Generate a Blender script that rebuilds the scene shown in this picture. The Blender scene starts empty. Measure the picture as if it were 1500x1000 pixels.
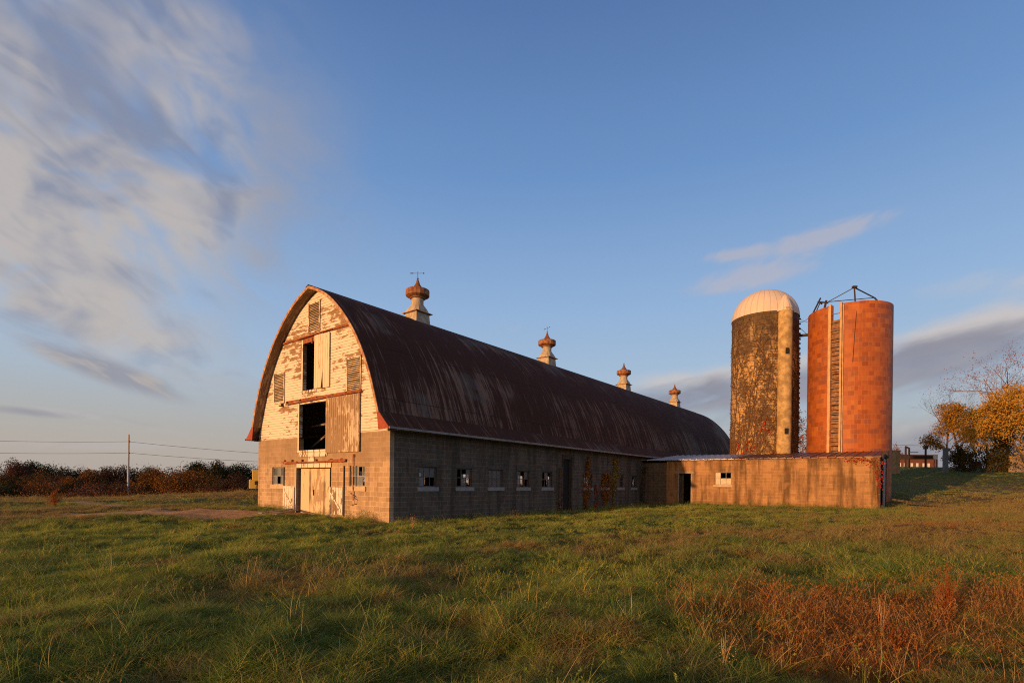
import bpy, bmesh, math, random
import numpy as np
from mathutils import Vector, Matrix
R = math.radians
random.seed(7); np.random.seed(7)
scene = bpy.context.scene
col = scene.collection

# ------------------------------------------------------------------ camera
CAMZ = 1.65
FPX, ROLL, PY = 766.749, 0.728, 706.994
cam_data = bpy.data.cameras.new('camera'); cam = bpy.data.objects.new('camera', cam_data); col.objects.link(cam)
cam_data.sensor_width = 36; cam_data.lens = FPX/1500*36
cam_data.shift_y = (PY-500)/1500
cam_data.clip_start = 0.1; cam_data.clip_end = 6000
cam.matrix_world = Matrix.Translation((0, 0, CAMZ)) @ Matrix.Rotation(R(90), 4, 'X') @ Matrix.Rotation(R(ROLL), 4, 'Z')
scene.camera = cam
scene.render.engine = 'CYCLES'
scene.cycles.use_denoising = False
scene.cycles.pixel_filter_type = 'BLACKMAN_HARRIS'; scene.cycles.filter_width = 1.1
scene.cycles.max_bounces = 6; scene.cycles.diffuse_bounces = 3; scene.cycles.transparent_max_bounces = 6
scene.view_settings.view_transform = 'Standard'; scene.view_settings.look = 'None'
scene.view_settings.exposure = 0.0; scene.view_settings.gamma = 1.0
SUN_AZ, SUN_EL = 46.85, 5.2       # the light travels towards azimuth SUN_AZ (to the right of +Y)

# ------------------------------------------------------------------ node helper
class NT:
    def __init__(s, tree): s.t = tree; s.n = tree.nodes; s.l = tree.links
    def put(s, sock, v):
        if v is None: return
        if isinstance(v, bpy.types.NodeSocket): s.l.new(v, sock)
        else:
            if sock.type in ('RGBA',) and isinstance(v, (tuple, list)) and len(v) == 3: v = (*v, 1)
            if sock.type == 'VECTOR' and isinstance(v, (int, float)): v = (v, v, v)
            sock.default_value = v
    def node(s, typ, ins=None, **kw):
        n = s.n.new(typ)
        for k, v in kw.items(): setattr(n, k, v)
        for k, v in (ins or {}).items(): s.put(n.inputs[k], v)
        return n
    def m(s, op, a, b=None, c=None, clamp=False):
        n = s.node('ShaderNodeMath', operation=op, use_clamp=clamp)
        for i, v in enumerate((a, b, c)):
            if v is not None: s.put(n.inputs[i], v)
        return n.outputs[0]
    def vm(s, op, a, b=None):
        n = s.node('ShaderNodeVectorMath', operation=op)
        s.put(n.inputs[0], a)
        if b is not None: s.put(n.inputs['Scale'] if op == 'SCALE' else n.inputs[1], b)
        return n.outputs[0]
    def comb(s, x, y, z=0.0):
        return s.node('ShaderNodeCombineXYZ', {0: x, 1: y, 2: z}).outputs[0]
    def sep(s, v):
        n = s.node('ShaderNodeSeparateXYZ', {0: v}); return n.outputs
    def noise(s, vec, scale=1.0, detail=3.0, rough=0.55, dist=0.0, dims='3D'):
        return s.node('ShaderNodeTexNoise', {'Vector': vec, 'Scale': scale, 'Detail': detail, 'Roughness': rough, 'Distortion': dist}, noise_dimensions=dims).outputs[0]
    def ramp(s, fac, stops, interp='LINEAR'):
        n = s.node('ShaderNodeValToRGB', {0: fac}); r = n.color_ramp; r.interpolation = interp
        while len(r.elements) < len(stops): r.elements.new(0.5)
        for e, (p, c) in zip(r.elements, stops):
            e.position = p
            e.color = (*c, 1) if isinstance(c, (tuple, list)) else (c, c, c, 1)
        return n.outputs[0]
    def ss(s, v, lo, hi):      # smoothstep to 0..1
        return s.node('ShaderNodeMapRange', {0: v, 1: lo, 2: hi, 3: 0.0, 4: 1.0}, interpolation_type='SMOOTHSTEP').outputs[0]
    def mix(s, f, a, b, mode='MIX'):
        n = s.node('ShaderNodeMix', data_type='RGBA', blend_type=mode)
        s.put(n.inputs[0], f); s.put(n.inputs[6], a); s.put(n.inputs[7], b); return n.outputs[2]

def new_mat(name):
    m = bpy.data.materials.new(name); m.use_nodes = True
    t = m.node_tree; t.nodes.clear(); k = NT(t)
    return m, k
def finish(k, color, rough=0.85, bump=None, bstr=0.3, bdist=0.02, metallic=0.0, spec=0.3):
    p = k.node('ShaderNodeBsdfPrincipled', {'Base Color': color, 'Roughness': rough, 'Metallic': metallic, 'Specular IOR Level': spec})
    if bump is not None:
        b = k.node('ShaderNodeBump', {'Height': bump, 'Strength': bstr, 'Distance': bdist})
        k.l.new(b.outputs[0], p.inputs['Normal'])
    o = k.node('ShaderNodeOutputMaterial'); k.l.new(p.outputs[0], o.inputs[0])
    return p
def UVs(k): return k.node('ShaderNodeUVMap').outputs[0]
def OBJ(k): return k.node('ShaderNodeTexCoord').outputs['Object']
def POS(k): return k.node('ShaderNodeNewGeometry').outputs['Position']

# ------------------------------------------------------------------ world
world = bpy.data.worlds.new('World'); scene.world = world; world.use_nodes = True
wt = world.node_tree; wt.nodes.clear(); k = NT(wt)
sky = k.node('ShaderNodeTexSky', sky_type='NISHITA', sun_disc=False)
sky.sun_elevation = R(SUN_EL); sky.sun_rotation = R(SUN_AZ+180); sky.air_density = 1.0; sky.dust_density = 0.6; sky.ozone_density = 1.5
tc = k.node('ShaderNodeTexCoord').outputs['Generated']
dx, dy, dz = k.sep(tc)
az = k.m('ARCTAN2', dx, dy); el = k.m('ARCSINE', dz)
elf = k.m('DIVIDE', k.m('MAXIMUM', el, 0.0), R(60))
grad = k.ramp(elf, [(0.0, (.43, .36, .35)), (0.05, (.46, .43, .41)), (0.11, (.44, .50, .56)), (0.18, (.42, .56, .73)), (0.30, (.315, .49, .76)), (0.5, (.165, .325, .635)), (0.70, (.10, .205, .46)), (1.0, (.045, .095, .23))])
warm = k.m('MULTIPLY', k.ss(el, R(13), R(0)), k.ss(az, R(-5), R(-30)))
grad = k.mix(k.m('MULTIPLY', warm, .6), grad, (.52, .455, .40))
sdot = k.node('ShaderNodeVectorMath', {0: tc, 1: (-math.sin(R(SUN_AZ))*math.cos(R(SUN_EL)), -math.cos(R(SUN_AZ))*math.cos(R(SUN_EL)), math.sin(R(SUN_EL)))}, operation='DOT_PRODUCT').outputs['Value']
grad = k.mix(k.ss(sdot, .1, 1.0), grad, (.80, .46, .22))
skyc = k.vm('SCALE', sky.outputs[0], 0.9)
base = k.mix(0.86, skyc, k.vm('SCALE', grad, 10.0))
# clouds: soft blobs at fixed compass bearings and heights, broken up by streaky noise
def px2ae(px, py):
    c, s = math.cos(R(ROLL)), math.sin(R(ROLL)); ax, by = px-750, py-PY
    a = ax*c+by*s; b = -ax*s+by*c
    A = math.atan2(a, FPX); return A, math.atan(-b/FPX*math.cos(A))
def blob(p0, p1, w, wt_):
    a0, e0 = px2ae(*p0); a1, e1 = px2ae(*p1)
    cx, cy = (a0+a1)/2, (e0+e1)/2; L = math.hypot(a1-a0, e1-e0)/2; th = math.atan2(e1-e0, a1-a0)
    c, s = math.cos(th), math.sin(th); ww = w/FPX
    u = k.m('ADD', k.m('MULTIPLY', k.m('SUBTRACT', az, cx), c/L), k.m('MULTIPLY', k.m('SUBTRACT', el, cy), s/L))
    v = k.m('ADD', k.m('MULTIPLY', k.m('SUBTRACT', az, cx), -s/ww), k.m('MULTIPLY', k.m('SUBTRACT', el, cy), c/ww))
    r = k.m('ADD', k.m('MULTIPLY', u, u), k.m('MULTIPLY', v, v))
    g = k.m('MULTIPLY', k.m('EXPONENT', k.m('MULTIPLY', r, -0.9)), wt_)
    return g, v
def streak(deg, sx, sy, seed, dist=.3, detail=4):
    c, s = math.cos(R(deg)), math.sin(R(deg))
    u = k.m('ADD', k.m('MULTIPLY', az, c*sx), k.m('MULTIPLY', el, s*sx))
    v = k.m('ADD', k.m('MULTIPLY', az, -s*sy), k.m('MULTIPLY', el, c*sy))
    return k.noise(k.comb(u, v, seed), 1.0, detail, .5, dist)
nA = streak(-20, 5.5, 8.5, 1.7, .9, 3.5); nA2 = streak(-15, 5.5, 8.5, 5.3, .8, 3.); nA3 = streak(-22, 10, 24, 3.1, 1.2, 6)
nB = streak(9, 4.5, 20, 8.2, .6); nB2 = streak(20, 16, 44, 2.2, 1.2, 5)
def total(bl):
    t = None
    for b in bl:
        g, _ = blob(*b); t = g if t is None else k.m('ADD', t, g)
    return t
TA = total([((-160, 40), (280, 110), 130, .9), ((-160, 170), (430, 300), 105, 1.3), ((-80, 345), (345, 540), 44, 1.35), ((-60, 300), (250, 420), 60, .6), ((200, -80), (480, 260), 90, .38), ((350, 375), (410, 388), 13, .45)])
dA = k.m('MULTIPLY', TA, k.m('ADD', .60, k.m('ADD', k.m('MULTIPLY', k.m('SUBTRACT', nA, .5), 1.7), k.m('MULTIPLY', k.m('SUBTRACT', nA3, .5), .55))))
dA = k.m('MULTIPLY', k.ss(dA, -.08, 1.0), .9)
shA = k.ss(k.m('ADD', nA2, k.m('MULTIPLY', k.m('SUBTRACT', nA3, .5), .35)), .40, .72)
shA = k.m('MULTIPLY', shA, .95)
shA = k.m('MAXIMUM', shA, k.m('MULTIPLY', k.ss(az, R(-33), R(-24)), .6))
cA = k.mix(shA, (5.2, 4.7, 4.35), (2.3, 2.6, 3.6))
TB = total([((1150, 560), (1700, 452), 32, 1.7), ((1150, 690), (1700, 625), 50, 1.6), ((860, 592), (1200, 560), 30, 1.5), ((990, 640), (1120, 610), 16, .7)])
TC = total([((1010, 425), (1190, 385), 15, 1.1), ((1120, 368), (1300, 318), 12, 1.2), ((1030, 378), (1120, 365), 8, .9), ((700, 485), (800, 478), 10, .35), ((30, 595), (150, 612), 5, .6), ((-100, 645), (330, 655), 9, .55), ((120, 605), (300, 640), 7, .4)])
nB3 = streak(16, 9, 26, 12.2, 1.2, 5)
dB = k.ss(k.m('MULTIPLY', TB, k.m('ADD', k.m('ADD', .0, nB), k.m('MULTIPLY', nB3, .5))), .48, 1.15)
TL = total([((1200, 528), (1700, 415), 20, 1.5), ((1150, 655), (1700, 575), 16, 1.0), ((900, 566), (1220, 532), 18, 1.2), ((1330, 430), (1600, 385), 14, .9)])
nL = streak(14, 7, 22, 6.6, .6)
dL = k.m('MULTIPLY', k.ss(k.m('MULTIPLY', TL, k.m('ADD', k.m('ADD', -.1, nL), k.m('MULTIPLY', nB3, .5))), .2, .95), .8)
dC = k.m('MULTIPLY', k.ss(k.m('MULTIPLY', TC, k.m('ADD', .1, nB2)), .12, .6), .55)
# pale lit tops, mauve undersides: compare with the bank a little higher up
top = k.m('MULTIPLY', k.ss(nB, .42, .62), .35)
up = k.ss(TB, 1.15, .35)
cB = k.mix(k.m('MULTIPLY', top, .8), (2.55, 2.6, 3.25), (4.6, 4.3, 4.4))
out = k.mix(dA, base, cA); out = k.mix(dL, out, (6.2, 5.5, 5.1)); out = k.mix(k.m('MULTIPLY', dB, .9), out, cB); out = k.mix(dC, out, (5.2, 4.7, 5.0))
TE = total([((10, 488), (285, 588), 17, 1.5), ((-60, 592), (125, 612), 6, 1.2), ((110, 596), (300, 640), 7, .7), ((-60, 640), (330, 660), 6, .6)])
nE = streak(-22, 7, 30, 21.3, 1.0, 4); dE = k.m('MULTIPLY', k.ss(k.m('MULTIPLY', TE, k.m('ADD', .25, nE)), .3, 1.0), .8)
out = k.mix(dE, out, k.mix(k.ss(nE, .45, .62), (2.9, 2.9, 3.4), (4.4, 3.9, 3.6)))
bg = k.node('ShaderNodeBackground', {'Color': out, 'Strength': 0.1})
wo = k.node('ShaderNodeOutputWorld'); k.l.new(bg.outputs[0], wo.inputs[0])

# ------------------------------------------------------------------ sun
sd = bpy.data.lights.new('sun', 'SUN'); sd.energy = 5.0; sd.angle = R(0.6); sd.color = (1.0, .515, .215)
sun = bpy.data.objects.new('sun', sd); col.objects.link(sun)
ldir = Vector((math.sin(R(SUN_AZ))*math.cos(R(SUN_EL)), math.cos(R(SUN_AZ))*math.cos(R(SUN_EL)), -math.sin(R(SUN_EL))))
sun.rotation_euler = ldir.to_track_quat('-Z', 'Y').to_euler()

# ------------------------------------------------------------------ scene graph helpers
def tag(o, label=None, cat=None, group=None, kind=None):
    if label: o['label'] = label
    if cat: o['category'] = cat
    if group: o['group'] = group
    if kind: o['kind'] = kind
    return o
def empty(name, loc, label, cat, rz=0, group=None):
    o = bpy.data.objects.new(name, None); col.objects.link(o); o.location = loc; o.rotation_euler = (0, 0, rz)
    o.empty_display_size = .3
    G_ = {'silo': 'silos behind the low shed', 'creeper': 'creepers on the barn and shed walls', 'weed': 'single tall weeds in the field', 'shrub': 'dark shrubs under the right-hand trees', 'tree': 'trees along the yard on the right'}
    return tag(o, label, cat, group or G_.get(cat))
def link(name, me, mat, parent=None):
    o = bpy.data.objects.new(name, me); col.objects.link(o)
    for m_ in (mat if isinstance(mat, (list, tuple)) else [mat]):
        me.materials.append(m_)
    if parent: o.parent = parent
    return o
class MB:
    """collects faces of one part"""
    def __init__(s): s.v = []; s.f = []; s.uv = []; s.mi = []
    def quad(s, pts, uv=None, mi=0):
        b = len(s.v); s.v += [tuple(p) for p in pts]; s.f.append(tuple(range(b, b+len(pts)))); s.mi.append(mi)
        s.uv.append(uv if uv else None)
    def box(s, a, b, mi=0, M=None):
        (x0, y0, z0), (x1, y1, z1) = a, b
        P = [(x, y, z) for x in (x0, x1) for y in (y0, y1) for z in (z0, z1)]
        if M is not None: P = [tuple(M @ Vector(p)) for p in P]
        dxx, dyy = abs(x1-x0), abs(y1-y0)
        for f in ((0, 1, 3, 2), (4, 6, 7, 5), (0, 4, 5, 1), (2, 3, 7, 6), (0, 2, 6, 4), (1, 5, 7, 3)):
            q = [(x0, y0, z0) if 0 else [(x, y, z) for x in (x0, x1) for y in (y0, y1) for z in (z0, z1)][i] for i in f]
            if f in ((0, 1, 3, 2), (4, 6, 7, 5)): uv = [(p[1], p[2]) for p in q]
            elif f in ((0, 4, 5, 1), (2, 3, 7, 6)): uv = [(p[0], p[2]) for p in q]
            else: uv = [(p[0], p[1]) for p in q]
            s.quad([P[i] for i in f], uv, mi)
    def bar(s, p, q, w, h=None, mi=0, up=(0, 0, 1)):
        p, q = Vector(p), Vector(q); h = h or w; d = (q-p); L = d.length
        if L < 1e-6: return
        d /= L; u = Vector(up)
        if abs(d.dot(u)) > .98: u = Vector((1, 0, 0))
        sx = d.cross(u).normalized(); sz = sx.cross(d).normalized()
        M = Matrix((( *[sx[0], d[0], sz[0]], p[0]), (sx[1], d[1], sz[1], p[1]), (sx[2], d[2], sz[2], p[2]), (0, 0, 0, 1)))
        s.box((-w/2, 0, -h/2), (w/2, L, h/2), mi, M)
    def tube(s, pts, rad, n=5, mi=0, cap=True):
        pts = [Vector(p) for p in pts]; rad = rad if isinstance(rad, (list, tuple)) else [rad]*len(pts)
        rings = []; ref = Vector((.31, .17, .93)).normalized(); L = 0
        for i, p in enumerate(pts):
            d = (pts[min(i+1, len(pts)-1)]-pts[max(i-1, 0)])
            d = d.normalized() if d.length > 1e-9 else Vector((0, 0, 1))
            a = d.cross(ref)
            if a.length < .05: a = d.cross(Vector((1, 0, 0)))
            a.normalize(); b = d.cross(a)
            base_ = len(s.v)
            for j in range(n):
                t = 2*math.pi*j/n; s.v.append(tuple(p+(a*math.cos(t)+b*math.sin(t))*rad[i]))
            rings.append(base_)
            if i:
                L2 = L+(pts[i]-pts[i-1]).length
                for j in range(n):
                    j2 = (j+1) % n
                    s.f.append((rings[i-1]+j, rings[i-1]+j2, rings[i]+j2, rings[i]+j)); s.mi.append(mi)
                    s.uv.append([(j/n, L), ((j+1)/n, L), ((j+1)/n, L2), (j/n, L2)])
                L = L2
        if cap:
            s.f.append(tuple(rings[0]+j for j in range(n))); s.mi.append(mi); s.uv.append(None)
            s.f.append(tuple(rings[-1]+j for j in reversed(range(n)))); s.mi.append(mi); s.uv.append(None)
    def lathe(s, prof, c=(0, 0, 0), n=24, mi=0, a0=0, a1=2*math.pi):
        full = abs(a1-a0-2*math.pi) < 1e-6; cnt = n if full else n+1
        base_ = len(s.v); L = [0]
        for i in range(1, len(prof)): L.append(L[-1]+math.hypot(prof[i][0]-prof[i-1][0], prof[i][1]-prof[i-1][1]))
        for (r, z) in prof:
            for j in range(cnt):
                t = a0+(a1-a0)*j/n; s.v.append((c[0]+r*math.cos(t), c[1]+r*math.sin(t), c[2]+z))
        R0 = max(p[0] for p in prof)
        for i in range(len(prof)-1):
            for j in range(n):
                j2 = (j+1) % cnt
                s.f.append((base_+i*cnt+j, base_+i*cnt+j2, base_+(i+1)*cnt+j2, base_+(i+1)*cnt+j)); s.mi.append(mi)
                ta, tb = (a0+(a1-a0)*j/n)*R0, (a0+(a1-a0)*(j+1)/n)*R0
                s.uv.append([(ta, L[i]), (tb, L[i]), (tb, L[i+1]), (ta, L[i+1])])
    def build(s, name, mat, parent=None, smooth=False, recalc=False):
        me = bpy.data.meshes.new(name); me.from_pydata(s.v, [], s.f)
        if any(u for u in s.uv):
            uvl = me.uv_layers.new(name='UVMap'); data = []
            for f, u in zip(s.f, s.uv):
                if u: data += [c for p in u for c in p]
                else: data += [0.0]*(2*len(f))
            uvl.data.foreach_set('uv', data)
        me.polygons.foreach_set('material_index', s.mi)
        if smooth: me.polygons.foreach_set('use_smooth', [True]*len(s.f))
        if recalc:
            bm = bmesh.new(); bm.from_mesh(me); bmesh.ops.remove_doubles(bm, verts=bm.verts, dist=1e-4)
            bmesh.ops.recalc_face_normals(bm, faces=bm.faces); bm.to_mesh(me); bm.free()
        me.update()
        return link(name, me, mat, parent)
def wall(a0, a1, z0, ztop, holes, th, place, curve=None, uvoff=0):
    """wall with rectangular openings; place(a,d,z)->point; ztop number or function of a"""
    zf = ztop if callable(ztop) else (lambda a: ztop)
    A = sorted(set([a0, a1]+[h for hh in holes for h in hh[:2]]+(list(curve) if curve else [])))
    A = [a for a in A if a0-1e-6 <= a <= a1+1e-6]
    Zs = sorted(set([z0]+[h for hh in holes for h in hh[2:4]]))
    mb = MB()
    def filled(am, zm):
        return not any(h[0] < am < h[1] and h[2] < zm < h[3] for h in holes)
    for i in range(len(A)-1):
        p, q = A[i], A[i+1]; tp, tq = zf(p), zf(q); tm = min(tp, tq)
        zs = [z for z in Zs if z < tm-1e-3]
        cells = [(zs[j], zs[j+1] if j+1 < len(zs) else None) for j in range(len(zs))]
        for (lo, hi) in cells:
            zc = (lo+(hi if hi else min(tp, tq)))/2
            if not filled((p+q)/2, zc): continue
            hp, hq = (hi, hi) if hi else (tp, tq)
            for d, flip in ((0, 0), (th, 1)):
                pts = [place(p, d, lo), place(q, d, lo), place(q, d, hq), place(p, d, hp)]
                uv = [(p+uvoff, lo), (q+uvoff, lo), (q+uvoff, hq), (p+uvoff, hp)]
                if flip: pts.reverse(); uv.reverse()
                mb.quad(pts, uv)
            if hi is None: mb.quad([place(p, 0, hp), place(q, 0, hq), place(q, th, hq), place(p, th, hp)], [(p, hp), (q, hp), (q, hp+.1), (p, hp+.1)])
    for (h0, h1, l0, l1) in [h[:4] for h in holes]:
        for a, b in (((h0, l0), (h0, l1)), ((h1, l0), (h1, l1)), ((h0, l0), (h1, l0)), ((h0, l1), (h1, l1))):
            mb.quad([place(a[0], 0, a[1]), place(b[0], 0, b[1]), place(b[0], th, b[1]), place(a[0], th, a[1])], [(a[0], a[1]), (b[0], b[1]), (b[0]+.1, b[1]), (a[0]+.1, a[1])])
    for a in (a0, a1):
        mb.quad([place(a, 0, z0), place(a, 0, zf(a)), place(a, th, zf(a)), place(a, th, z0)], [(0, z0), (0, zf(a)), (th, zf(a)), (th, z0)])
    return mb

# ------------------------------------------------------------------ materials
def streaks(k, uv, sx, sz, seed=0.0, detail=4.0):
    u, v, _ = k.sep(uv); return k.noise(k.comb(k.m('MULTIPLY', u, sx), k.m('MULTIPLY', v, sz), seed), 1.0, detail, .6)
def mat_block(name, c1, c2, mortar, stain=.5, rust=.0, seed=0., dark_z=None, msize=.012):
    m, k = new_mat(name); uv = UVs(k)
    br = k.node('ShaderNodeTexBrick', {'Vector': uv, 'Color1': c1, 'Color2': c2, 'Mortar': mortar, 'Scale': 1.0, 'Mortar Size': msize, 'Mortar Smooth': .6, 'Bias': 0.0, 'Brick Width': .406, 'Row Height': .2035})
    n1 = streaks(k, uv, 2.4, .22, seed); n2 = k.noise(uv, .9, 4, .6); n3 = k.noise(uv, 14, 3, .6)
    c = k.mix(k.m('MULTIPLY', k.ss(n3, .35, .75), .35), br.outputs[0], k.vm('SCALE', br.outputs[0], .62))
    c = k.mix(k.m('MULTIPLY', k.ss(k.m('ADD', k.m('MULTIPLY', n1, .75), k.m('MULTIPLY', n2, .25)), .44, .62), stain), c, tuple(x*.27 for x in c1))
    c = k.mix(k.m('MULTIPLY', k.ss(k.m('ADD', k.m('MULTIPLY', streaks(k, uv, 2.1, .3, seed+3), .7), k.m('MULTIPLY', n2, .3)), .47, .62), stain*.6), c, tuple(x*.33 for x in c1))
    c = k.mix(k.m('MULTIPLY', k.ss(n2, .56, .7), .3), c, tuple(min(1, x*1.35) for x in c1))
    if rust: c = k.mix(k.m('MULTIPLY', k.ss(k.noise(uv, 1.7, 4, .6), .52, .68), rust), c, (.30, .13, .06))
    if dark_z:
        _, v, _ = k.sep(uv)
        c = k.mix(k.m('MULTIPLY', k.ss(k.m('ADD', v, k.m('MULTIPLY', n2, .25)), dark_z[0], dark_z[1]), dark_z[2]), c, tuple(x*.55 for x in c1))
    h = k.m('ADD', k.m('MULTIPLY', k.m('SUBTRACT', 1.0, br.outputs['Fac']), 1.0), k.m('MULTIPLY', n3, .4))
    finish(k, c, .92, h, .5, .01)
    return m
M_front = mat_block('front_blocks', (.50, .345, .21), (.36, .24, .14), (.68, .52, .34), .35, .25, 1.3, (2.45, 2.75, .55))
M_side = mat_block('side_blocks', (.135, .108, .080), (.098, .078, .058), (.205, .170, .130), .6, .18, 4.1, None, .016)  # side blocks coloured darker than the front to deepen their shade
M_annex = mat_block('shed_blocks', (.42, .235, .105), (.31, .17, .075), (.52, .32, .17), .95, .3, 9.1, None, .012)
M_dull = mat_block('inner_blocks', (.12, .10, .08), (.09, .08, .065), (.13, .12, .10), .4)

def mat_wood(name, c_paint, c_bare, peel, board=.14, vertical=True, bsc=1.0, grain=.5, seed=0.):
    """boards laid in UV space; vertical boards run along v. peel = share of bare timber"""
    m, k = new_mat(name); uv = UVs(k); u, v, _ = k.sep(uv)
    if vertical: u, v = u, v
    else: u, v = v, u
    # u across the boards, v along them
    b = k.m('FRACT', k.m('DIVIDE', u, board)); bi = k.m('FLOOR', k.m('DIVIDE', u, board))
    per = k.node('ShaderNodeTexWhiteNoise', {'W': k.m('ADD', bi, seed)}, noise_dimensions='1D').outputs[0]
    g = k.noise(k.comb(k.m('MULTIPLY', u, 26), k.m('MULTIPLY', v, 1.6), k.m('ADD', k.m('MULTIPLY', per, 9), seed)), 1, 4, .65)
    f = k.noise(k.comb(k.m('MULTIPLY', u, 7), k.m('MULTIPLY', v, 1.8), seed+3), 1, 5, .65)
    f2 = k.noise(k.comb(k.m('MULTIPLY', u, .55), k.m('MULTIPLY', v, .4), seed+8), 1, 3, .6)
    edge = k.ss(b, .80, .99)
    pm = k.m('ADD', k.m('ADD', f, k.m('MULTIPLY', k.m('SUBTRACT', f2, .5), .9)), k.m('ADD', k.m('MULTIPLY', edge, .10), k.m('MULTIPLY', k.m('SUBTRACT', per, .5), .10)))
    th = .5+(.5-peel)*.42
    mask = k.ss(pm, th, th+.05)
    bare = k.mix(g, tuple(x*.55 for x in c_bare), tuple(min(1, x*1.3) for x in c_bare))
    paint = k.mix(k.m('MULTIPLY', k.ss(g, .4, .7), .3*grain), c_paint, tuple(x*.72 for x in c_paint))
    paint = k.mix(k.m('MULTIPLY', per, .16), paint, tuple(x*.7 for x in c_paint))
    c = k.mix(mask, paint, bare)
    lap_ = k.noise(k.comb(k.m('MULTIPLY', v, 1.3), k.m('MULTIPLY', bi, 1.7), 2.), 1, 2, .5)
    c = k.mix(k.m('MULTIPLY', k.ss(b, .80, .93), k.m('ADD', .35, k.m('MULTIPLY', k.ss(lap_, .4, .6), .65))), c, tuple(x*.45 for x in c_bare))
    h = k.m('ADD', k.m('MULTIPLY', k.m('SUBTRACT', 1.0, b), .7) if not vertical else k.m('MULTIPLY', k.ss(b, .98, .90), .5), k.m('MULTIPLY', g, .12))
    finish(k, c, .85, h, .55*bsc, .02)
    return m
M_siding = mat_wood('peeling_clapboard', (.74, .66, .54), (.33, .20, .11), .45, .125, False, 1.0, .6, 2.)
M_sliding = mat_wood('weathered_door_boards', (.62, .50, .36), (.36, .24, .14), .78, .155, True, 1., 1., 5.)
M_paledoor = mat_wood('pale_door_boards', (.74, .62, .46), (.42, .29, .18), .22, .19, True, .6, .8, 11.)
M_ply = mat_wood('plywood_door', (.66, .51, .33), (.42, .29, .17), .34, 1.21, True, .3, .5, 4.)
M_peel = mat_wood('peeling_white_boards', (.74, .68, .56), (.26, .17, .10), .46, .2, True, 1., 1., 7.)
M_trim = mat_wood('white_trim', (.74, .66, .53), (.32, .20, .12), .3, .5, True, .3, .8, 3.)
M_soffit = mat_wood('soffit_boards', (.34, .24, .16), (.20, .12, .07), .6, .16, True, .8, 1., 6.)
M_darkwood = mat_wood('dark_wood', (.10, .075, .055), (.05, .04, .03), .5, .2, True, .8, 1., 9.)
M_beam = mat_wood('barn_timber', (.24, .18, .12), (.18, .13, .09), .5, .3, True, .4, 1., 2.2)
M_louvre = mat_wood('louvre_wood', (.50, .40, .28), (.33, .24, .16), .5, .3, False, .4, 1., 12.)

def mat_roof():
    m, k = new_mat('rusty_roof_metal'); uv = UVs(k); u, v, _ = k.sep(uv)
    s1 = k.noise(k.comb(k.m('MULTIPLY', u, 5.5), k.m('MULTIPLY', v, .22), 1.), 1, 4, .7)
    s2 = k.noise(k.comb(k.m('MULTIPLY', u, 16.), k.m('MULTIPLY', v, .9), 4.), 1, 3, .7)
    s3 = k.noise(k.comb(k.m('MULTIPLY', u, .16), k.m('MULTIPLY', v, .30), 7.), 1, 4, .6)
    sheet = k.node('ShaderNodeTexWhiteNoise', {'Vector': k.comb(k.m('FLOOR', k.m('DIVIDE', u, .66)), k.m('FLOOR', k.m('DIVIDE', v, 2.6)), 0)}, noise_dimensions='2D').outputs[0]
    c = k.mix(s2, (.040, .017, .011), (.092, .040, .026))
    c = k.mix(k.m('MULTIPLY', sheet, .35), c, (.055, .026, .020))
    far = k.ss(u, 8, 34)
    lo = k.ss(v, 3.5, 7.)
    lite = k.m('ADD', k.m('ADD', s1, k.m('MULTIPLY', k.m('SUBTRACT', s3, .5), .7)), k.m('ADD', k.m('MULTIPLY', far, .08), k.m('MULTIPLY', lo, .05)))
    lite = k.m('MULTIPLY', k.ss(k.m('ADD', lite, k.m('MULTIPLY', k.m('SUBTRACT', s2, .5), .5)), .54, .72), .6)
    c = k.mix(lite, c, (.29, .19, .14))
    c = k.mix(k.m('MULTIPLY', k.ss(k.m('ADD', s3, k.m('MULTIPLY', sheet, .12)), .66, .70), .4), c, (.10, .10, .09))
    rib = k.m('SINE', k.m('MULTIPLY', u, 2*math.pi/.135))
    lap = k.ss(k.m('FRACT', k.m('DIVIDE', v, 2.6)), .0, .02)
    c = k.mix(k.m('MULTIPLY', k.ss(k.m('FRACT', k.m('ADD', k.m('DIVIDE', v, 2.6), k.m('MULTIPLY', sheet, .006))), .022, .0), .7), c, (.012, .008, .007))
    dent = k.noise(k.comb(k.m('MULTIPLY', u, .7), k.m('MULTIPLY', v, .7), 3.), 1, 3, .5)
    finish(k, c, .85, k.m('ADD', k.m('ADD', k.m('MULTIPLY', rib, .6), k.m('MULTIPLY', lap, .7)), k.m('MULTIPLY', dent, 4.)), .5, .014, 0.0, .1)
    return m
M_roof = mat_roof()
def mat_simple(name, c, rough=.8, var=.35, sc=3., metallic=0., spec=.3, bstr=.2, c2=None, coord='obj'):
    m, k = new_mat(name); o = OBJ(k); n = k.noise(o, sc, 5, .62)
    a = c2 if c2 else tuple(x*(1-var) for x in c)
    cc = k.mix(k.ss(n, .35, .68), a, c); n2 = k.noise(o, sc*9, 3, .6)
    cc = k.mix(k.m('MULTIPLY', n2, .3), cc, tuple(x*.5 for x in c))
    finish(k, cc, rough, n2, bstr, .01, metallic, spec); return m
M_rust = mat_simple('orange_rust', (.42, .13, .05), .85, .5, 6., c2=(.20, .065, .035))
M_redpaint = mat_simple('red_oxide_paint', (.40, .085, .04), .7, .25, 4.)
M_rake = mat_simple('rusty_rake_board', (.58, .40, .24), .8, .4, 5., c2=(.34, .13, .06))
M_drip = mat_simple('grey_drip_edge', (.30, .29, .28), .5, .4, 3.)
M_sill = mat_simple('concrete_sill', (.34, .32, .31), .85, .25, 5.)
M_sillw = mat_simple('painted_sill', (.62, .46, .30), .85, .25, 5.)
M_steel = mat_simple('window_steel', (.16, .13, .115), .7, .4, 8.)
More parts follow.
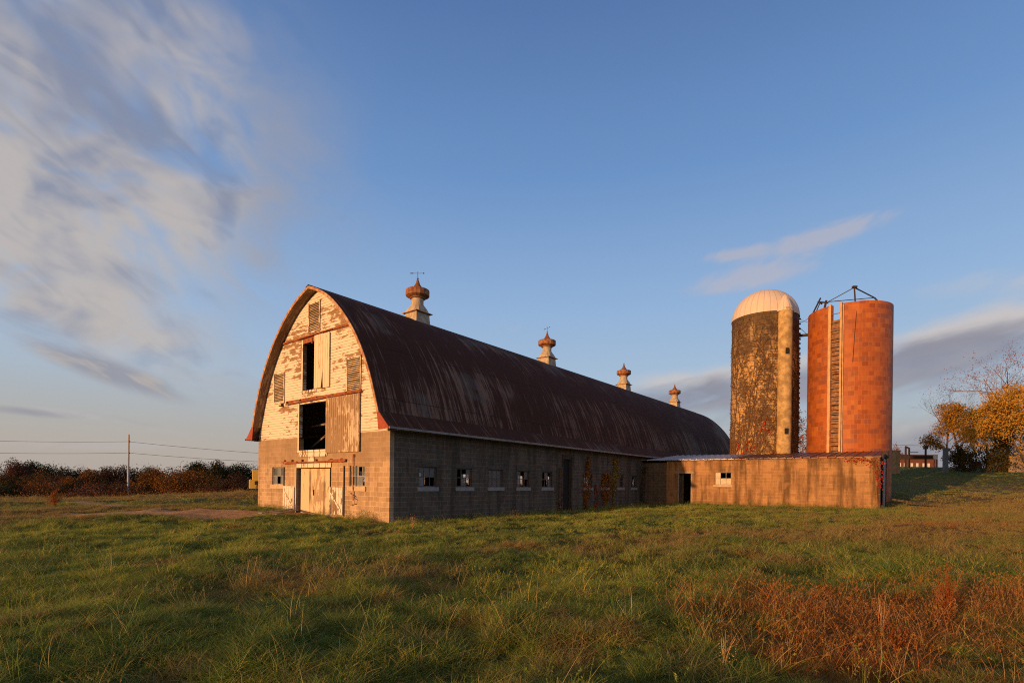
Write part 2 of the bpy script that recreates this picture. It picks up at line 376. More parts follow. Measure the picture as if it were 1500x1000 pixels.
M_steelp = mat_simple('pale_window_steel', (.40, .35, .28), .7, .4, 8.)
M_iron = mat_simple('dark_iron', (.06, .045, .04), .7, .4, 8.)
M_dark = mat_simple('dark_wood_and_shade', (.03, .025, .02), .95, .3, 3.)  # dark timber, also used for shade painted behind slats and in gaps
M_galv = mat_simple('galvanised_cowl', (.52, .47, .36), .6, .25, 5., c2=(.36, .27, .17))
M_galvr = mat_simple('rusted_cowl', (.40, .20, .09), .7, .4, 4., c2=(.17, .045, .02))
M_cone = mat_simple('rusted_cone', (.30, .14, .07), .7, .4, 6., c2=(.15, .05, .025))
M_conc = mat_simple('floor_concrete', (.22, .2, .18), .9, .3, 2.)
def mat_glass():
    m, k = new_mat('dirty_glass'); o = OBJ(k); n = k.noise(o, 3., 4, .6)
    d = k.node('ShaderNodeBsdfPrincipled', {'Base Color': (.16, .17, .17), 'Roughness': .25, 'Specular IOR Level': .6})
    t = k.node('ShaderNodeBsdfTransparent', {'Color': (.8, .82, .8)})
    mx = k.node('ShaderNodeMixShader', {0: k.m('ADD', .35, k.m('MULTIPLY', n, .4))}); k.l.new(t.outputs[0], mx.inputs[1]); k.l.new(d.outputs[0], mx.inputs[2])
    o_ = k.node('ShaderNodeOutputMaterial'); k.l.new(mx.outputs[0], o_.inputs[0]); return m
M_glass = mat_glass()
M_milk = mat_simple('whitewashed_glass', (.66, .58, .44), .6, .25, 6.)
M_skypane = mat_simple('painted_sky_glass', (.20, .23, .27), .3, .2, 3.)  # flat blue-grey pane colour stands in for reflected sky

def leaf_mat(name, stops, trans=.35):
    m, k = new_mat(name)
    r = k.node('ShaderNodeNewGeometry').outputs['Random Per Island']
    c = k.ramp(r, stops)
    d = k.node('ShaderNodeBsdfDiffuse', {'Color': c}); t = k.node('ShaderNodeBsdfTranslucent', {'Color': c})
    mx = k.node('ShaderNodeMixShader', {0: trans}); k.l.new(d.outputs[0], mx.inputs[1]); k.l.new(t.outputs[0], mx.inputs[2])
    o_ = k.node('ShaderNodeOutputMaterial'); k.l.new(mx.outputs[0], o_.inputs[0]); return m

# ------------------------------------------------------------------ barn frame of reference
YAW = 38.248; SY, CY = math.sin(R(YAW)), math.cos(R(YAW)); BX, BY = -4.904, 20.943; BROT = R(90-YAW)
BW, BL, BC = 10.83, 50.8, 5.415
def W2(u, v): return BX+u*SY-v*CY, BY+u*CY+v*SY
def UV2(x, y): return (x-BX)*SY+(y-BY)*CY, -(x-BX)*CY+(y-BY)*SY
def ray(px, py):
    c, s = math.cos(R(ROLL)), math.sin(R(ROLL)); ax, by = px-750, py-PY
    return (ax*c+by*s)/FPX, -(-ax*s+by*c)/FPX
def at(px, py, Y): a, b = ray(px, py); return Vector((a*Y, Y, b*Y+CAMZ))

# ------------------------------------------------------------------ terrain
CP = [(0, 0, 0), (-5, 4, 0), (5, 4, 0), (0, 12, -.02), (-14, 12, -.05), (14, 12, .05), (-25, 25, -.1), (-14, 30, -.12)]
for (u, v, z) in [(0, 0, -.02), (0, 5, .03), (0, 10.8, .22), (12, 0, -.04), (24, 0, .02), (24, -3, .28), (24, -15, .36), (30, -15, .5), (50, 0, .4), (50, 11, .4), (25, 11, .3), (-6, 12, .05), (-6, 4, -.04)]:
    CP.append((*W2(u, v), z))
CP += [(-42, 42, -.2), (-60, 46, -.9), (-32, 45, .0), (-23, 45, .5), (-34, 62, -1.2), (-26, 56, .2), (-20, 62, .25), (-50, 66, -2.2), (-80, 75, -4), (-100, 150, -8), (-45, 120, -7), (0, 110, -4), (-160, 60, -6), (-60, 20, -.6), (-150, 250, -13), (0, 250, -11), (-70, 56, -2.4)]
CP += [(36, 48, 1.5), (52, 60, 2.0), (45, 54, 1.7), (70, 75, 3.9), (60, 78, 3.7), (40, 55, 2.45), (29, 40, 1.25), (24, 27, .38), (22, 22, .35), (64, 66, 3.1), (88, 88, 5.1), (68, 86, 4.5), (62, 90, 4.7), (90, 60, 3.4), (100, 120, 6), (120, 160, 6.6), (60, 130, 5.9), (80, 40, 2), (40, 15, .5), (60, 0, .6), (-40, -20, -.3), (40, -30, 0), (0, -30, 0), (160, 200, 6.5), (160, 60, 4)]
CPa = np.array(CP, float)
def _U(r2): return np.where(r2 > 0, r2*np.log(r2+1e-12), 0)
_n = len(CPa); _P = CPa[:, :2]/50.0
_K = _U(((_P[:, None]-_P[None])**2).sum(-1))+np.eye(_n)*2e-3
_A = np.zeros((_n+3, _n+3)); _A[:_n, :_n] = _K; _A[:_n, _n] = 1; _A[:_n, _n+1:] = _P
_A[_n, :_n] = 1; _A[_n+1:, :_n] = _P.T
_w = np.linalg.solve(_A, np.concatenate([CPa[:, 2], [0, 0, 0]]))
_rs = np.random.RandomState(3); _waves = [(_rs.uniform(0, 2*math.pi), 2*math.pi/l, _rs.uniform(0, 6.28), a) for l, a in [(1.1, .008), (1.4, .010), (1.9, .014), (2.3, .016), (3.1, .022), (4.3, .028), (5.9, .02), (8., .02), (13., .02)] for _ in range(2)]
def terrain(x, y):
    x = np.asarray(x, float); y = np.asarray(y, float); sh = x.shape; x = x.ravel(); y = y.ravel()
    xc = np.clip(x, -170, 170); yc_ = np.clip(y, -35, 260)
    p = np.stack([xc, yc_], 1)/50.0; out = np.zeros(len(x))
    for i in range(0, len(x), 20000):
        q = p[i:i+20000]; out[i:i+20000] = _U(((q[:, None]-_P[None])**2).sum(-1)) @ _w[:_n]+_w[_n]+q @ _w[_n+1:]
    r = np.hypot(x, y); out = np.where(r > 260, out*np.clip(1-(r-260)/700, 0, 1)+(-3)*np.clip((r-260)/700, 0, 1), out)
    # bumps fade out close to the walls and far away
    u, v = UV2(x, y); dd = np.maximum(np.maximum(-u, u-55), np.maximum(-v-0, v-BW)); dd2 = np.maximum(np.maximum(23.76-u, u-30), np.maximum(-15-v, v))
    fade = np.clip(np.minimum(dd, dd2)/4, .15, 1)*np.clip(1.5-r/120, 0, 1)
    b = np.zeros(len(x))
    for th, kk, ph, a in _waves: b += a*np.sin((x*math.cos(th)+y*math.sin(th))*kk+ph+.7*np.sin(y*.31+th*3))
    out = out+b*fade
    return out.reshape(sh)
def tz(x, y): return float(terrain(np.array([x]), np.array([y]))[0])

def vnoise(x, y, s, seed):
    """cheap value noise 0..1"""
    x = x/s; y = y/s; xi = np.floor(x).astype(int); yi = np.floor(y).astype(int); fx = x-xi; fy = y-yi
    fx = fx*fx*(3-2*fx); fy = fy*fy*(3-2*fy)
    def h(a, b):
        n = (a*374761393+b*668265263+seed*1442695041) & 0xffffffff
        n = ((n ^ (n >> 13))*1274126177) & 0xffffffff
        return ((n ^ (n >> 16)) & 0xffff)/65535.0
    return (h(xi, yi)*(1-fx)+h(xi+1, yi)*fx)*(1-fy)+(h(xi, yi+1)*(1-fx)+h(xi+1, yi+1)*fx)*fy
def g2(x, y, cx, cy, rx, ry, rot=0):
    c, s = math.cos(rot), math.sin(rot); a = (x-cx)*c+(y-cy)*s; b = -(x-cx)*s+(y-cy)*c
    return np.exp(-(a/rx)**2-(b/ry)**2)
def ground_masks(x, y):
    """dry: straw/tan grass, red: rusty weeds, dirt: bare track"""
    n1 = vnoise(x, y, 1.3, 1); n2 = vnoise(x, y, 3.7, 2); n3 = vnoise(x, y, 9., 3); n4 = vnoise(x, y, .6, 4)
    n = .3*n1+.35*n2+.35*n3
    d = .10+g2(x, y, -24, 22, 9, 6, .3)*.74+g2(x, y, -38, 40, 20, 9)*.75+g2(x, y, 15, 18, 12, 3.6, .15)*.42+g2(x, y, 30, 30, 14, 5, .5)*.45+g2(x, y, -4, 8, 5, 2)*.12+g2(x, y, 6, 13, 7, 3)*.2+g2(x, y, -27, 50, 12, 8)*.5+g2(x, y, 52, 52, 25, 12, .8)*.25
    dry = np.clip((n*.9+d*1.1-.62)*2.2+.15*(n4-.5), 0, 1)
    r = g2(x, y, 3.7, 6.9, 2.5, 1.3, .1)*.62+g2(x, y, 3.1, 4.9, 1.5, .8)*.45+g2(x, y, 6.3, 7.2, 1.9, 1.5)*.5+g2(x, y, 5.2, 5.4, 2.2, 1.3)*.55+g2(x, y, 7.5, 8.5, 2.2, 1.6)*.4+g2(x, y, 16.5, 19.5, 8, 1.6, .25)*.5+g2(x, y, -20, 21, 5, 3)*.3+g2(x, y, -9.5, 18.5, 2.2, .8)*.5+g2(x, y, 38, 38, 9, 2.6, .6)*.35+g2(x, y, 2.2, 5.2, 1.3, .8)*.4
    red = np.clip((r*1.15+(vnoise(x, y, .35, 6)-.5)*.75+(n4-.5)*.55+(n1-.5)*.6-.53)*1.5, 0, .85)
    t = g2(x, y, -15.7, 23.2, 4.6, 2.0, -.1)*1.3+g2(x, y, -11.5, 24.2, 4.0, .9, .1)*.7+g2(x, y, -26, 33, 7, 1.6, -.5)*.7+g2(x, y, -8.8, 25.2, 1.6, .7, 0)*.6
    dirt = np.clip((t+.35*(n1-.5)-.36)*5, 0, 1)
    return dry, red, dirt

def axis(segs):
    out = []
    for a, b, st in segs: out += list(np.arange(a, b, st))
    return np.array(out)
gx = axis([(-1600, -400, 150), (-400, -120, 20), (-120, -50, 3.5), (-50, -24, .9), (-24, 24, .3), (24, 60, .8), (60, 130, 3), (130, 400, 25), (400, 1700, 160)])
gy = axis([(-1500, -200, 200), (-200, -20, 20), (-20, 1, 2), (1, 32, .3), (32, 70, .7), (70, 130, 2.5), (130, 400, 20), (400, 3500, 200)])
GX, GY = np.meshgrid(gx, gy); GZ = terrain(GX, GY)
nv = GX.size; verts = np.stack([GX.ravel(), GY.ravel(), GZ.ravel()], 1)
ny_, nx_ = GX.shape; idx = np.arange(nv).reshape(ny_, nx_)
faces = np.stack([idx[:-1, :-1].ravel(), idx[:-1, 1:].ravel(), idx[1:, 1:].ravel(), idx[1:, :-1].ravel()], 1)
def fast_mesh(name, verts, faces, smooth=False):
    me = bpy.data.meshes.new(name); n = faces.shape[1]
    me.vertices.add(len(verts)); me.vertices.foreach_set('co', np.ascontiguousarray(verts, dtype=np.float32).ravel())
    me.loops.add(faces.size); me.loops.foreach_set('vertex_index', np.ascontiguousarray(faces, dtype=np.int32).ravel())
    me.polygons.add(len(faces)); me.polygons.foreach_set('loop_start', np.arange(0, faces.size, n, dtype=np.int32))
    if smooth: me.polygons.foreach_set('use_smooth', np.ones(len(faces), dtype=bool))
    me.update(calc_edges=True); return me
gme = fast_mesh('ground', verts, faces, True)
dry, red, dirt = ground_masks(GX.ravel(), GY.ravel())
for nm, arr in (('dry', dry), ('red', red), ('dirt', dirt)):
    a = gme.attributes.new(nm, 'FLOAT', 'POINT'); a.data.foreach_set('value', arr.astype(np.float32))
m, k = new_mat('field_soil_and_turf')
def at_(k, n, typ='GEOMETRY'): return k.node('ShaderNodeAttribute', attribute_name=n, attribute_type=typ).outputs['Fac']
p = POS(k)
n1 = k.noise(p, .5, 5, .6); n2 = k.noise(p, 4., 5, .7); n3 = k.noise(p, 22., 3, .7)
c = k.mix(k.ss(n2, .35, .65), (.040, .072, .020), (.085, .125, .03))
c = k.mix(k.m('MULTIPLY', k.ss(n1, .5, .65), .5), c, (.090, .072, .026))
c = k.mix(k.m('MULTIPLY', at_(k, 'dry'), .8), c, (.17, .105, .042))
c = k.mix(k.m('MULTIPLY', at_(k, 'red'), .8), c, (.13, .045, .022))
c = k.mix(k.m('MULTIPLY', k.ss(n3, .45, .7), .45), c, (.02, .02, .008))
c = k.mix(at_(k, 'dirt'), c, k.mix(k.ss(n2, .4, .7), (.46, .29, .14), (.27, .17, .09)))
finish(k, c, .95, k.m('ADD', n2, k.m('MULTIPLY', n3, .6)), .8, .08, 0, .1)
ground = link('ground', gme, m); tag(ground, kind='structure')
ground['label'] = 'rough grassy field rising to the right of the barn'

# ------------------------------------------------------------------ BARN
barn = empty('barn', (BX, BY, 0), 'long gambrel-arched dairy barn with peeling white gable and rusty brown metal roof', 'barn', BROT)
def F(d): return lambda a, t, z: (t+d, a, z)                # front walls: along v, depth into the barn
def SR(d): return lambda a, t, z: (a, t+d, z)
def SL(d): return lambda a, t, z: (a, BW-t-d, z)
WZ0, WZ1 = 1.43, 2.30
side_u = [1.56, 3.86, 6.07, 8.37, 10.65, 15.25, 17.5, 19.75, 22.0]
side_w = [1.02, 1.02, 1.08, 1.06, 1.0, 1.0, 1.0, .95, .85]
left_u = [1.56+2.27*i for i in range(21)]
LOFT = (4.40, 6.80, 3.08, 5.27)
front_holes = [(4.12, 6.98, -.5, 2.24), (8.26, 9.36, 1.42, 2.30), (1.62, 2.70, 1.42, 2.30), (4.40, 6.80, 3.08, 3.7)]
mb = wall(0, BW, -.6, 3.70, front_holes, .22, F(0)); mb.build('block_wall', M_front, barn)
side_holes = [(u, u+w, WZ0, WZ1) for u, w in zip(side_u, side_w)]+[(12.8, 13.68, -.6, 3.12)]
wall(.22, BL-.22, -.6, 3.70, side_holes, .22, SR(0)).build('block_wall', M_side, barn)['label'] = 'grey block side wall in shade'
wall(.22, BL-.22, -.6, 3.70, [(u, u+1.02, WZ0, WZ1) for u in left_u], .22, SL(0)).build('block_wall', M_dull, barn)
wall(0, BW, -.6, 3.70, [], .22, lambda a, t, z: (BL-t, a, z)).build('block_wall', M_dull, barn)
# arch profile: (half width, height)
PROF = [(0, 10.55), (.5, 10.38), (1.05, 10.13), (1.5, 9.88), (1.95, 9.57), (2.4, 9.19), (2.85, 8.76), (3.25, 8.32), (3.62, 7.86), (3.95, 7.38), (4.25, 6.88), (4.52, 6.36), (4.76, 5.82), (4.97, 5.26), (5.15, 4.75), (5.27, 4.40)]
FLARE = [(5.25, 4.44), (5.45, 4.23), (5.68, 3.99), (5.93, 3.76)]
def offs(P, d):
    out = []
    for i, (x, z) in enumerate(P):
        a = P[max(i-1, 0)]; b = P[min(i+1, len(P)-1)]; tx, tz_ = b[0]-a[0], b[1]-a[1]; L = math.hypot(tx, tz_)
        nx, nz = tz_/L, -tx/L           # inward (down/left for right side)
        if i == 0: nx, nz, L = 0, -1, 1
        out.append((max(0, x+nx*d), z+nz*d))
    return out
inner = offs(PROF, .13)
def ztop_in(v):
    h = abs(v-BC)
    for (x0, z0), (x1, z1) in zip(inner[:-1], inner[1:]):
        if x0 <= h <= x1+1e-9: return z0+(z1-z0)*(h-x0)/max(1e-6, x1-x0)
    x1, z1 = inner[-1]; return max(3.7, z1+(3.7-z1)*(h-x1)/max(1e-6, BC-.01-x1))
curve = [BC+s*x for x, z in inner for s in (-1, 1)]
gable_holes = [(4.40, 6.80, 3.70, 5.27), (5.46, 6.50, 5.9, 8.12)]
wall(.012, BW-.012, 3.702, ztop_in, gable_holes, .16, F(-.012), sorted(curve)).build('gable_wall', M_siding, barn)
wall(.012, BW-.012, 3.702, ztop_in, [], .16, lambda a, t, z: (BL-t, a, z), sorted(curve)).build('gable_wall', M_siding, barn)
def shell(P, u0, u1, nu, d0, d1, closed=True):
    """curved sheet: outer at offset d0, inner at d1; both sides of the ridge; uv = (u, arc length)"""
    mb = MB(); us = [u0+(u1-u0)*i/nu for i in range(nu+1)]
    for s in (-1, 1):
        A, B = offs(P, d0), offs(P, d1); L = [0]
        for i in range(1, len(P)): L.append(L[-1]+math.hypot(P[i][0]-P[i-1][0], P[i][1]-P[i-1][1]))
        for Q, fl in ((A, 0), (B, 1)):
            for i in range(len(P)-1):
                for j in range(nu):
                    pts = [(us[j], BC+s*Q[i][0], Q[i][1]), (us[j+1], BC+s*Q[i][0], Q[i][1]), (us[j+1], BC+s*Q[i+1][0], Q[i+1][1]), (us[j], BC+s*Q[i+1][0], Q[i+1][1])]
                    uv = [(us[j]+s*40, L[i]), (us[j+1]+s*40, L[i]), (us[j+1]+s*40, L[i+1]), (us[j]+s*40, L[i+1])]
                    if (s < 0) != bool(fl): pts.reverse(); uv.reverse()
                    mb.quad(pts, uv)
        for uu in (u0, u1):
            for i in range(len(P)-1):
                mb.quad([(uu, BC+s*A[i][0], A[i][1]), (uu, BC+s*A[i+1][0], A[i+1][1]), (uu, BC+s*B[i+1][0], B[i+1][1]), (uu, BC+s*B[i][0], B[i][1])], [(L[i], 0), (L[i+1], 0), (L[i+1], .1), (L[i], .1)])
        mb.quad([(u0, BC+s*A[-1][0], A[-1][1]), (u1, BC+s*A[-1][0], A[-1][1]), (u1, BC+s*B[-1][0], B[-1][1]), (u0, BC+s*B[-1][0], B[-1][1])], [(u0, 0), (u1, 0), (u1, .1), (u0, .1)])
    return mb
def densify(P, n=3):
    out = []
    for i in range(len(P)-1):
        p0 = P[max(i-1, 0)]; p1, p2 = P[i], P[i+1]; p3 = P[min(i+2, len(P)-1)]
        for j in range(n):
            t = j/n; f = lambda a, b, c, d: .5*((2*b)+(-a+c)*t+(2*a-5*b+4*c-d)*t*t+(-a+3*b-3*c+d)*t**3)
            out.append((max(0, f(p0[0], p1[0], p2[0], p3[0])), f(p0[1], p1[1], p2[1], p3[1])))
    return out+[P[-1]]
PD = densify(PROF); U0, U1 = -.43, BL+.4
roof = shell(PD, U0, U1, 26, 0, .022).build('roof', M_roof, barn, smooth=False)
shell(FLARE, U0, U1, 26, 0, .022).build('roof_flare', M_roof, roof)
shell(PD, U0+.02, U1-.02, 1, .026, .115).build('soffit', M_soffit, roof)
shell(FLARE, U0+.02, U1-.02, 1, .026, .07).build('soffit', M_soffit, roof)
# ridge cap
mb = MB()
for s in (-1, 1):
    mb.quad([(U0-.03, BC, 10.60), (U1, BC, 10.60), (U1, BC+s*.22, 10.515), (U0-.03, BC+s*.22, 10.515)], [(U0, 0), (U1, 0), (U1, .2), (U0, .2)])
    mb.quad([(U0-.03, BC, 10.575), (U1, BC, 10.575), (U1, BC+s*.22, 10.49), (U0-.03, BC+s*.22, 10.49)], [(U0, 0), (U1, 0), (U1, .2), (U0, .2)])
mb.build('ridge_cap', M_roof, roof)
# rake boards on both front edges (one per side)
for s in (-1, 1):
    mb = MB(); A, B = offs(PD, .012), offs(PD, .135); u = U0-.012
    for i in range(len(PD)-1):
        q = [(BC+s*A[i][0], A[i][1]), (BC+s*A[i+1][0], A[i+1][1]), (BC+s*B[i+1][0], B[i+1][1]), (BC+s*B[i][0], B[i][1])]
        uvq = [(0, i*.1), (0, i*.1+.1), (.12, i*.1+.1), (.12, i*.1)]
        for uu in (u-.02, u+.012): mb.quad([(uu, a, b) for a, b in q], uvq)
        mb.quad([(u-.02, *q[3]), (u-.02, *q[2]), (u+.012, *q[2]), (u+.012, *q[3])], uvq)
        mb.quad([(u-.02, *q[0]), (u-.02, *q[1]), (u+.012, *q[1]), (u+.012, *q[0])], uvq)
    mb.build('rake_board', M_rake, barn)
    # rust-red closing panel at the flared eave
    mb = MB(); P = [(BC+s*5.255, 4.40), (BC+s*5.90, 3.745), (BC+s*5.42, 3.705), (BC+s*5.22, 3.705), (BC+s*5.13, 4.36)]
    mb.quad([(U0-.008, a, b) for a, b in P]); mb.quad([(U0+.03, a, b) for a, b in P])
    mb.build('eave_end_panel', M_redpaint, barn)
    mb = MB(); y0, y1 = sorted((BC+s*5.935, BC+s*5.965)); mb.box((U0-.03, y0, 3.705), (U1, y1, 3.79)); mb.build('drip_edge', M_drip, barn)
    mb = MB(); y0, y1 = sorted((BC+s*5.425, BC+s*5.93)); mb.box((.0, y0, 3.690), (BL, y1, 3.712)); mb.build('soffit', M_soffit, barn)
# interior
mb = MB(); mb.box((.24, .24, -.3), (BL-.24, BW-.24, .03)); mb.build('floor', M_conc, barn)
mb = MB(); mb.box((.25, .24, 2.74), (BL-.24, BW-.24, 2.90)); mb.build('loft_floor', M_darkwood, barn)
for u in [2.6+2.9*i for i in range(8)]:
    for v in (3.4, 7.4):
        mb = MB(); mb.tube([(u, v, .03), (u, v, 2.74)], .06, 8); mb.build('post', M_iron, barn)
mb = MB()
for u in (1.1, 3.6, 6.1):
    mb.bar((u, 2.2, 2.9), (u, 7.9, 6.4), .14, .09); mb.bar((u, 8.4, 2.9), (u, 4.2, 4.75), .14, .09); mb.bar((u, 3.6, 4.55), (u, 7.6, 4.35), .14, .09)
mb.build('brace', M_beam, barn)
# ---- windows
def window(name, ax0, ax1, z0, z1, place, nx, nz, pane_mats, parent, msteel, dep=.07, sill=True, sm=None, sillh=.18):
    """steel window in a hole: bars as one mesh, each pane group a child"""
    mb = MB(); fw = .045
    def B(a, b, c, d, d0, d1, w=mb):
        P = [place(x, t, z) for x in (a, b) for t in (d0, d1) for z in (c, d)]
        lo = [min(p[i] for p in P) for i in range(3)]; hi = [max(p[i] for p in P) for i in range(3)]; w.box(lo, hi)
    B(ax0, ax1, z0, z0+fw, dep, dep+.05); B(ax0, ax1, z1-fw, z1, dep, dep+.05); B(ax0, ax0+fw, z0+fw, z1-fw, dep, dep+.05); B(ax1-fw, ax1, z0+fw, z1-fw, dep, dep+.05)
    xs = [ax0+(ax1-ax0)*i/nx for i in range(nx+1)]; zs = [z0+(z1-z0)*i/nz for i in range(nz+1)]
    for x in xs[1:-1]: B(x-.016, x+.016, z0+fw, z1-fw, dep+.008, dep+.04)
    for z in zs[1:-1]: B(ax0+fw, ax1-fw, z-.018, z+.018, dep+.004, dep+.044)
    w = mb.build(name, msteel, parent)
    for mat in set(pm for pm in pane_mats if pm):
        for i in range(nx):
            for j in range(nz):
                if pane_mats[(j*nx+i) % len(pane_mats)] == mat:
                    pb = MB(); B(xs[i]+.018, xs[i+1]-.018, zs[j]+.018, zs[j+1]-.018, dep+.020, dep+.026, pb); pb.build('pane', mat, w)
    if sill:
        sb = MB(); B(ax0-.10, ax1+.10, z0-sillh, z0-.002, -.05, .10, sb); sb.build('sill', sm, w)
    return w
G, K, N_, W_ = M_glass, None, None, M_skypane
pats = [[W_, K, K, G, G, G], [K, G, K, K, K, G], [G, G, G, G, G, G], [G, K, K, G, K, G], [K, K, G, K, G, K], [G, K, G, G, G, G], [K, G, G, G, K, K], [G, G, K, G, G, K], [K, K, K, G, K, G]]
for (u, w), pt in zip(zip(side_u, side_w), pats):
    window('window', u, u+w, WZ0, WZ1, SR(0), 3, 2, pt, barn, M_steel, sm=M_sill)
for u, w in zip(side_u, side_w):
    mb = MB(); mb.box((u-.08, -.012, WZ1+.002), (u+w+.08, .03, WZ1+.2)); mb.build('lintel', M_dull, barn)
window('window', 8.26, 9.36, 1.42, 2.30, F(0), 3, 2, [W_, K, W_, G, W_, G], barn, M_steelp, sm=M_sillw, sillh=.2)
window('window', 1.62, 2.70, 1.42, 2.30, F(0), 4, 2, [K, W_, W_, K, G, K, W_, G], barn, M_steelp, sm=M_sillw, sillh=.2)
for u in left_u[:10]:
    window('window', u, u+1.02, WZ0, WZ1, SL(0), 3, 2, [K, K, K, G, K, K], barn, M_steel, sill=False)
# side doorway with a dark hanging door
mb = MB(); mb.box((12.8, .14, -.3), (13.66, .19, 3.1)); dd = mb.build('door', M_dark, barn); dd['label'] = 'tall dark timber door in the grey side wall'
mb = MB(); mb.box((12.66, -.03, -.3), (12.79, .08, 3.2)); mb.box((13.69, -.03, -.3), (13.82, .08, 3.2)); mb.box((12.66, -.03, 3.2), (13.82, .08, 3.34)); mb.build('door_frame', M_darkwood, barn)
# ---- front: main door leaves, half doors, rails
mb = MB(); mb.box((.10, 5.66, .02), (.14, 6.78, 2.20)); L1 = mb.build('door', M_ply, barn)
mb = MB(); mb.box((.09, 4.34, .02), (.13, 5.63, 2.20)); L2 = mb.build('door', M_ply, barn)
mb = MB(); mb.box((.07, 5.60, .95), (.09, 5.68, 1.22)); mb.tube([(.06, 5.64, 1.0), (.04, 5.6, 1.08), (.06, 5.64, 1.18)], .012, 5); mb.build('handle', M_iron, L2)
mb = MB(); mb.box((-.05, 4.05, 2.25), (.04, 6.95, 2.44)); mb.build('lintel_board', M_trim, barn)
mb = MB(); mb.box((-.03, 5.45, 2.52), (.0, 5.98, 2.74)); mb.build('patch_board', M_trim, barn)
mb = MB()   # door jambs
mb.box((.02, 4.14, -.2), (.17, 4.22, 2.24)); mb.box((.12, 4.22, -.2), (.17, 4.34, 2.24)); mb.build('door_frame', M_peel, barn); mb = MB(); mb.box((-.03, 6.985, -.1), (.02, 7.05, 2.3)); mb.build('door_frame', M_peel, barn)
for (v0, v1) in ((7.10, 8.10), (3.08, 4.08)):
    mb = MB(); mb.box((-.07, v0, .16), (-.025, v1, 1.34)); hd = mb.build('half_door', M_peel, barn)
    mb = MB(); mb.box((-.09, v0, 1.25), (-.072, v1, 1.36)); mb.box((-.09, v0, .16), (-.072, v0+.1, 1.25)); mb.box((-.09, v1-.1, .16), (-.072, v1, 1.25)); mb.bar((-.085, v0+.1, .3), (-.085, v1-.1, 1.1), .03, .09); mb.build('door_frame', M_peel, hd)
for a_, b_ in (((-.06, 3.03, .1), (-.012, 3.075, 2.3)), ((-.05, 8.115, .6), (-.012, 8.16, 2.3)), ((-.05, 4.09, 1.3), (-.012, 4.115, 2.24))):
    mb = MB(); mb.box(a_, b_); mb.build('door_stile', M_darkwood, barn)
mb = MB(); mb.box((-.05, 7.06, 1.3), (-.012, 7.09, 2.28)); mb.build('door_stile', M_peel, barn)
mb = MB(); mb.tube([(-.09, 2.9, 2.50), (-.09, 4.1, 2.515), (-.09, 8.1, 2.47)], .035, 6); mb.box((-.10, 2.88, 2.53), (-.02, 4.2, 2.60)); mb.box((-.10, 6.9, 2.49), (-.02, 8.2, 2.56))
for v in (3.2, 4.0, 5.2, 6.4, 7.3, 8.0): mb.box((-.10, v, 2.46), (0, v+.06, 2.64))
mb.build('door_track', M_rust, barn)
mb = MB(); mb.tube([(-.08, 2.35, 2.72), (-.08, 2.33, 1.1), (-.08, 2.30, .82)], .03, 6); mb.tube([(-.08, 2.62, 1.14), (-.1, 2.18, .98)], .025, 6)
mb.tube([(-.08, 2.30, .92), (-.12, 2.12, .86), (-.1, 2.16, .68), (-.1, 2.32, .66), (-.09, 2.5, .60)], .022, 6); mb.box((-.1, 2.30, 2.68), (-.0, 2.40, 2.8)); mb.build('crank_pipe', M_rake, barn)
# loft door
mb = MB(); mb.box((-.10, 1.92, 2.90), (-.055, 4.42, 5.36)); ld = mb.build('loft_door', M_sliding, barn); ld['label'] = 'big weathered sliding door of vertical boards'
mb = MB()
for i in range(16): mb.box((-.112, 1.95+.155*i, 2.92+.02*(i % 3)), (-.1, 1.99+.155*i, 5.33))
mb.build('batten', M_sliding, ld)
mb = MB(); mb.tube([(-.11, 1.8, 5.43), (-.11, 4.2, 5.41), (-.11, 7.9, 5.36)], .04, 6)
for v in (1.9, 2.9, 3.9, 5.2, 6.6, 7.8): mb.box((-.13, v, 5.36), (-.01, v+.07, 5.50))
mb.box((-.06, 1.85, 5.46), (-.012, 7.9, 5.53)); mb.build('door_track', M_rust, barn)
mb = MB(); mb.box((-.03, 6.80, 3.0), (.0-.013, 6.90, 5.33)); mb.box((-.05, 4.40, 2.98), (.10, 6.9, 3.07)); mb.box((-.028, 4.40, 2.80), (-.001, 6.78, 2.97)); mb.build('door_frame', M_trim, barn)
mb = MB(); mb.box((-.06, 4.5, 2.76), (-.03, 6.7, 2.86)); mb.build('sill_board', M_trim, barn)
# upper door
mb = MB(); mb.box((-.09, 4.23, 5.86), (-.05, 4.72, 8.33)); mb.box((-.09, 4.73, 5.90), (-.05, 5.44, 8.35)); M_ = mb.build('loft_door', M_paledoor, barn); M_['label'] = 'narrow pale upper door, split along one board'
mb = MB(); mb.quad([(-.094, 4.70, 5.85), (-.094, 4.88, 5.85), (-.094, 4.76, 6.6)]); mb.build('split', M_dark, M_)
mb = MB(); mb.box((-.05, 6.50, 5.75), (-.014, 6.60, 8.3)); mb.box((-.05, 5.35, 5.78), (-.014, 6.62, 5.89)); mb.build('door_frame', M_trim, barn)
mb = MB(); mb.box((-.06, 5.47, 8.12), (-.02, 6.48, 8.34)); mb.box((-.09, 5.62, 8.02), (-.03, 5.69, 8.3)); mb.build('header', M_rust, barn)
mb = MB(); mb.box((-.07, 2.5, 8.38), (-.014, 8.5, 8.46)); mb.tube([(-.1, 4.0, 8.42), (-.1, 6.9, 8.40)], .035, 6); mb.build('door_track', M_rust, barn)
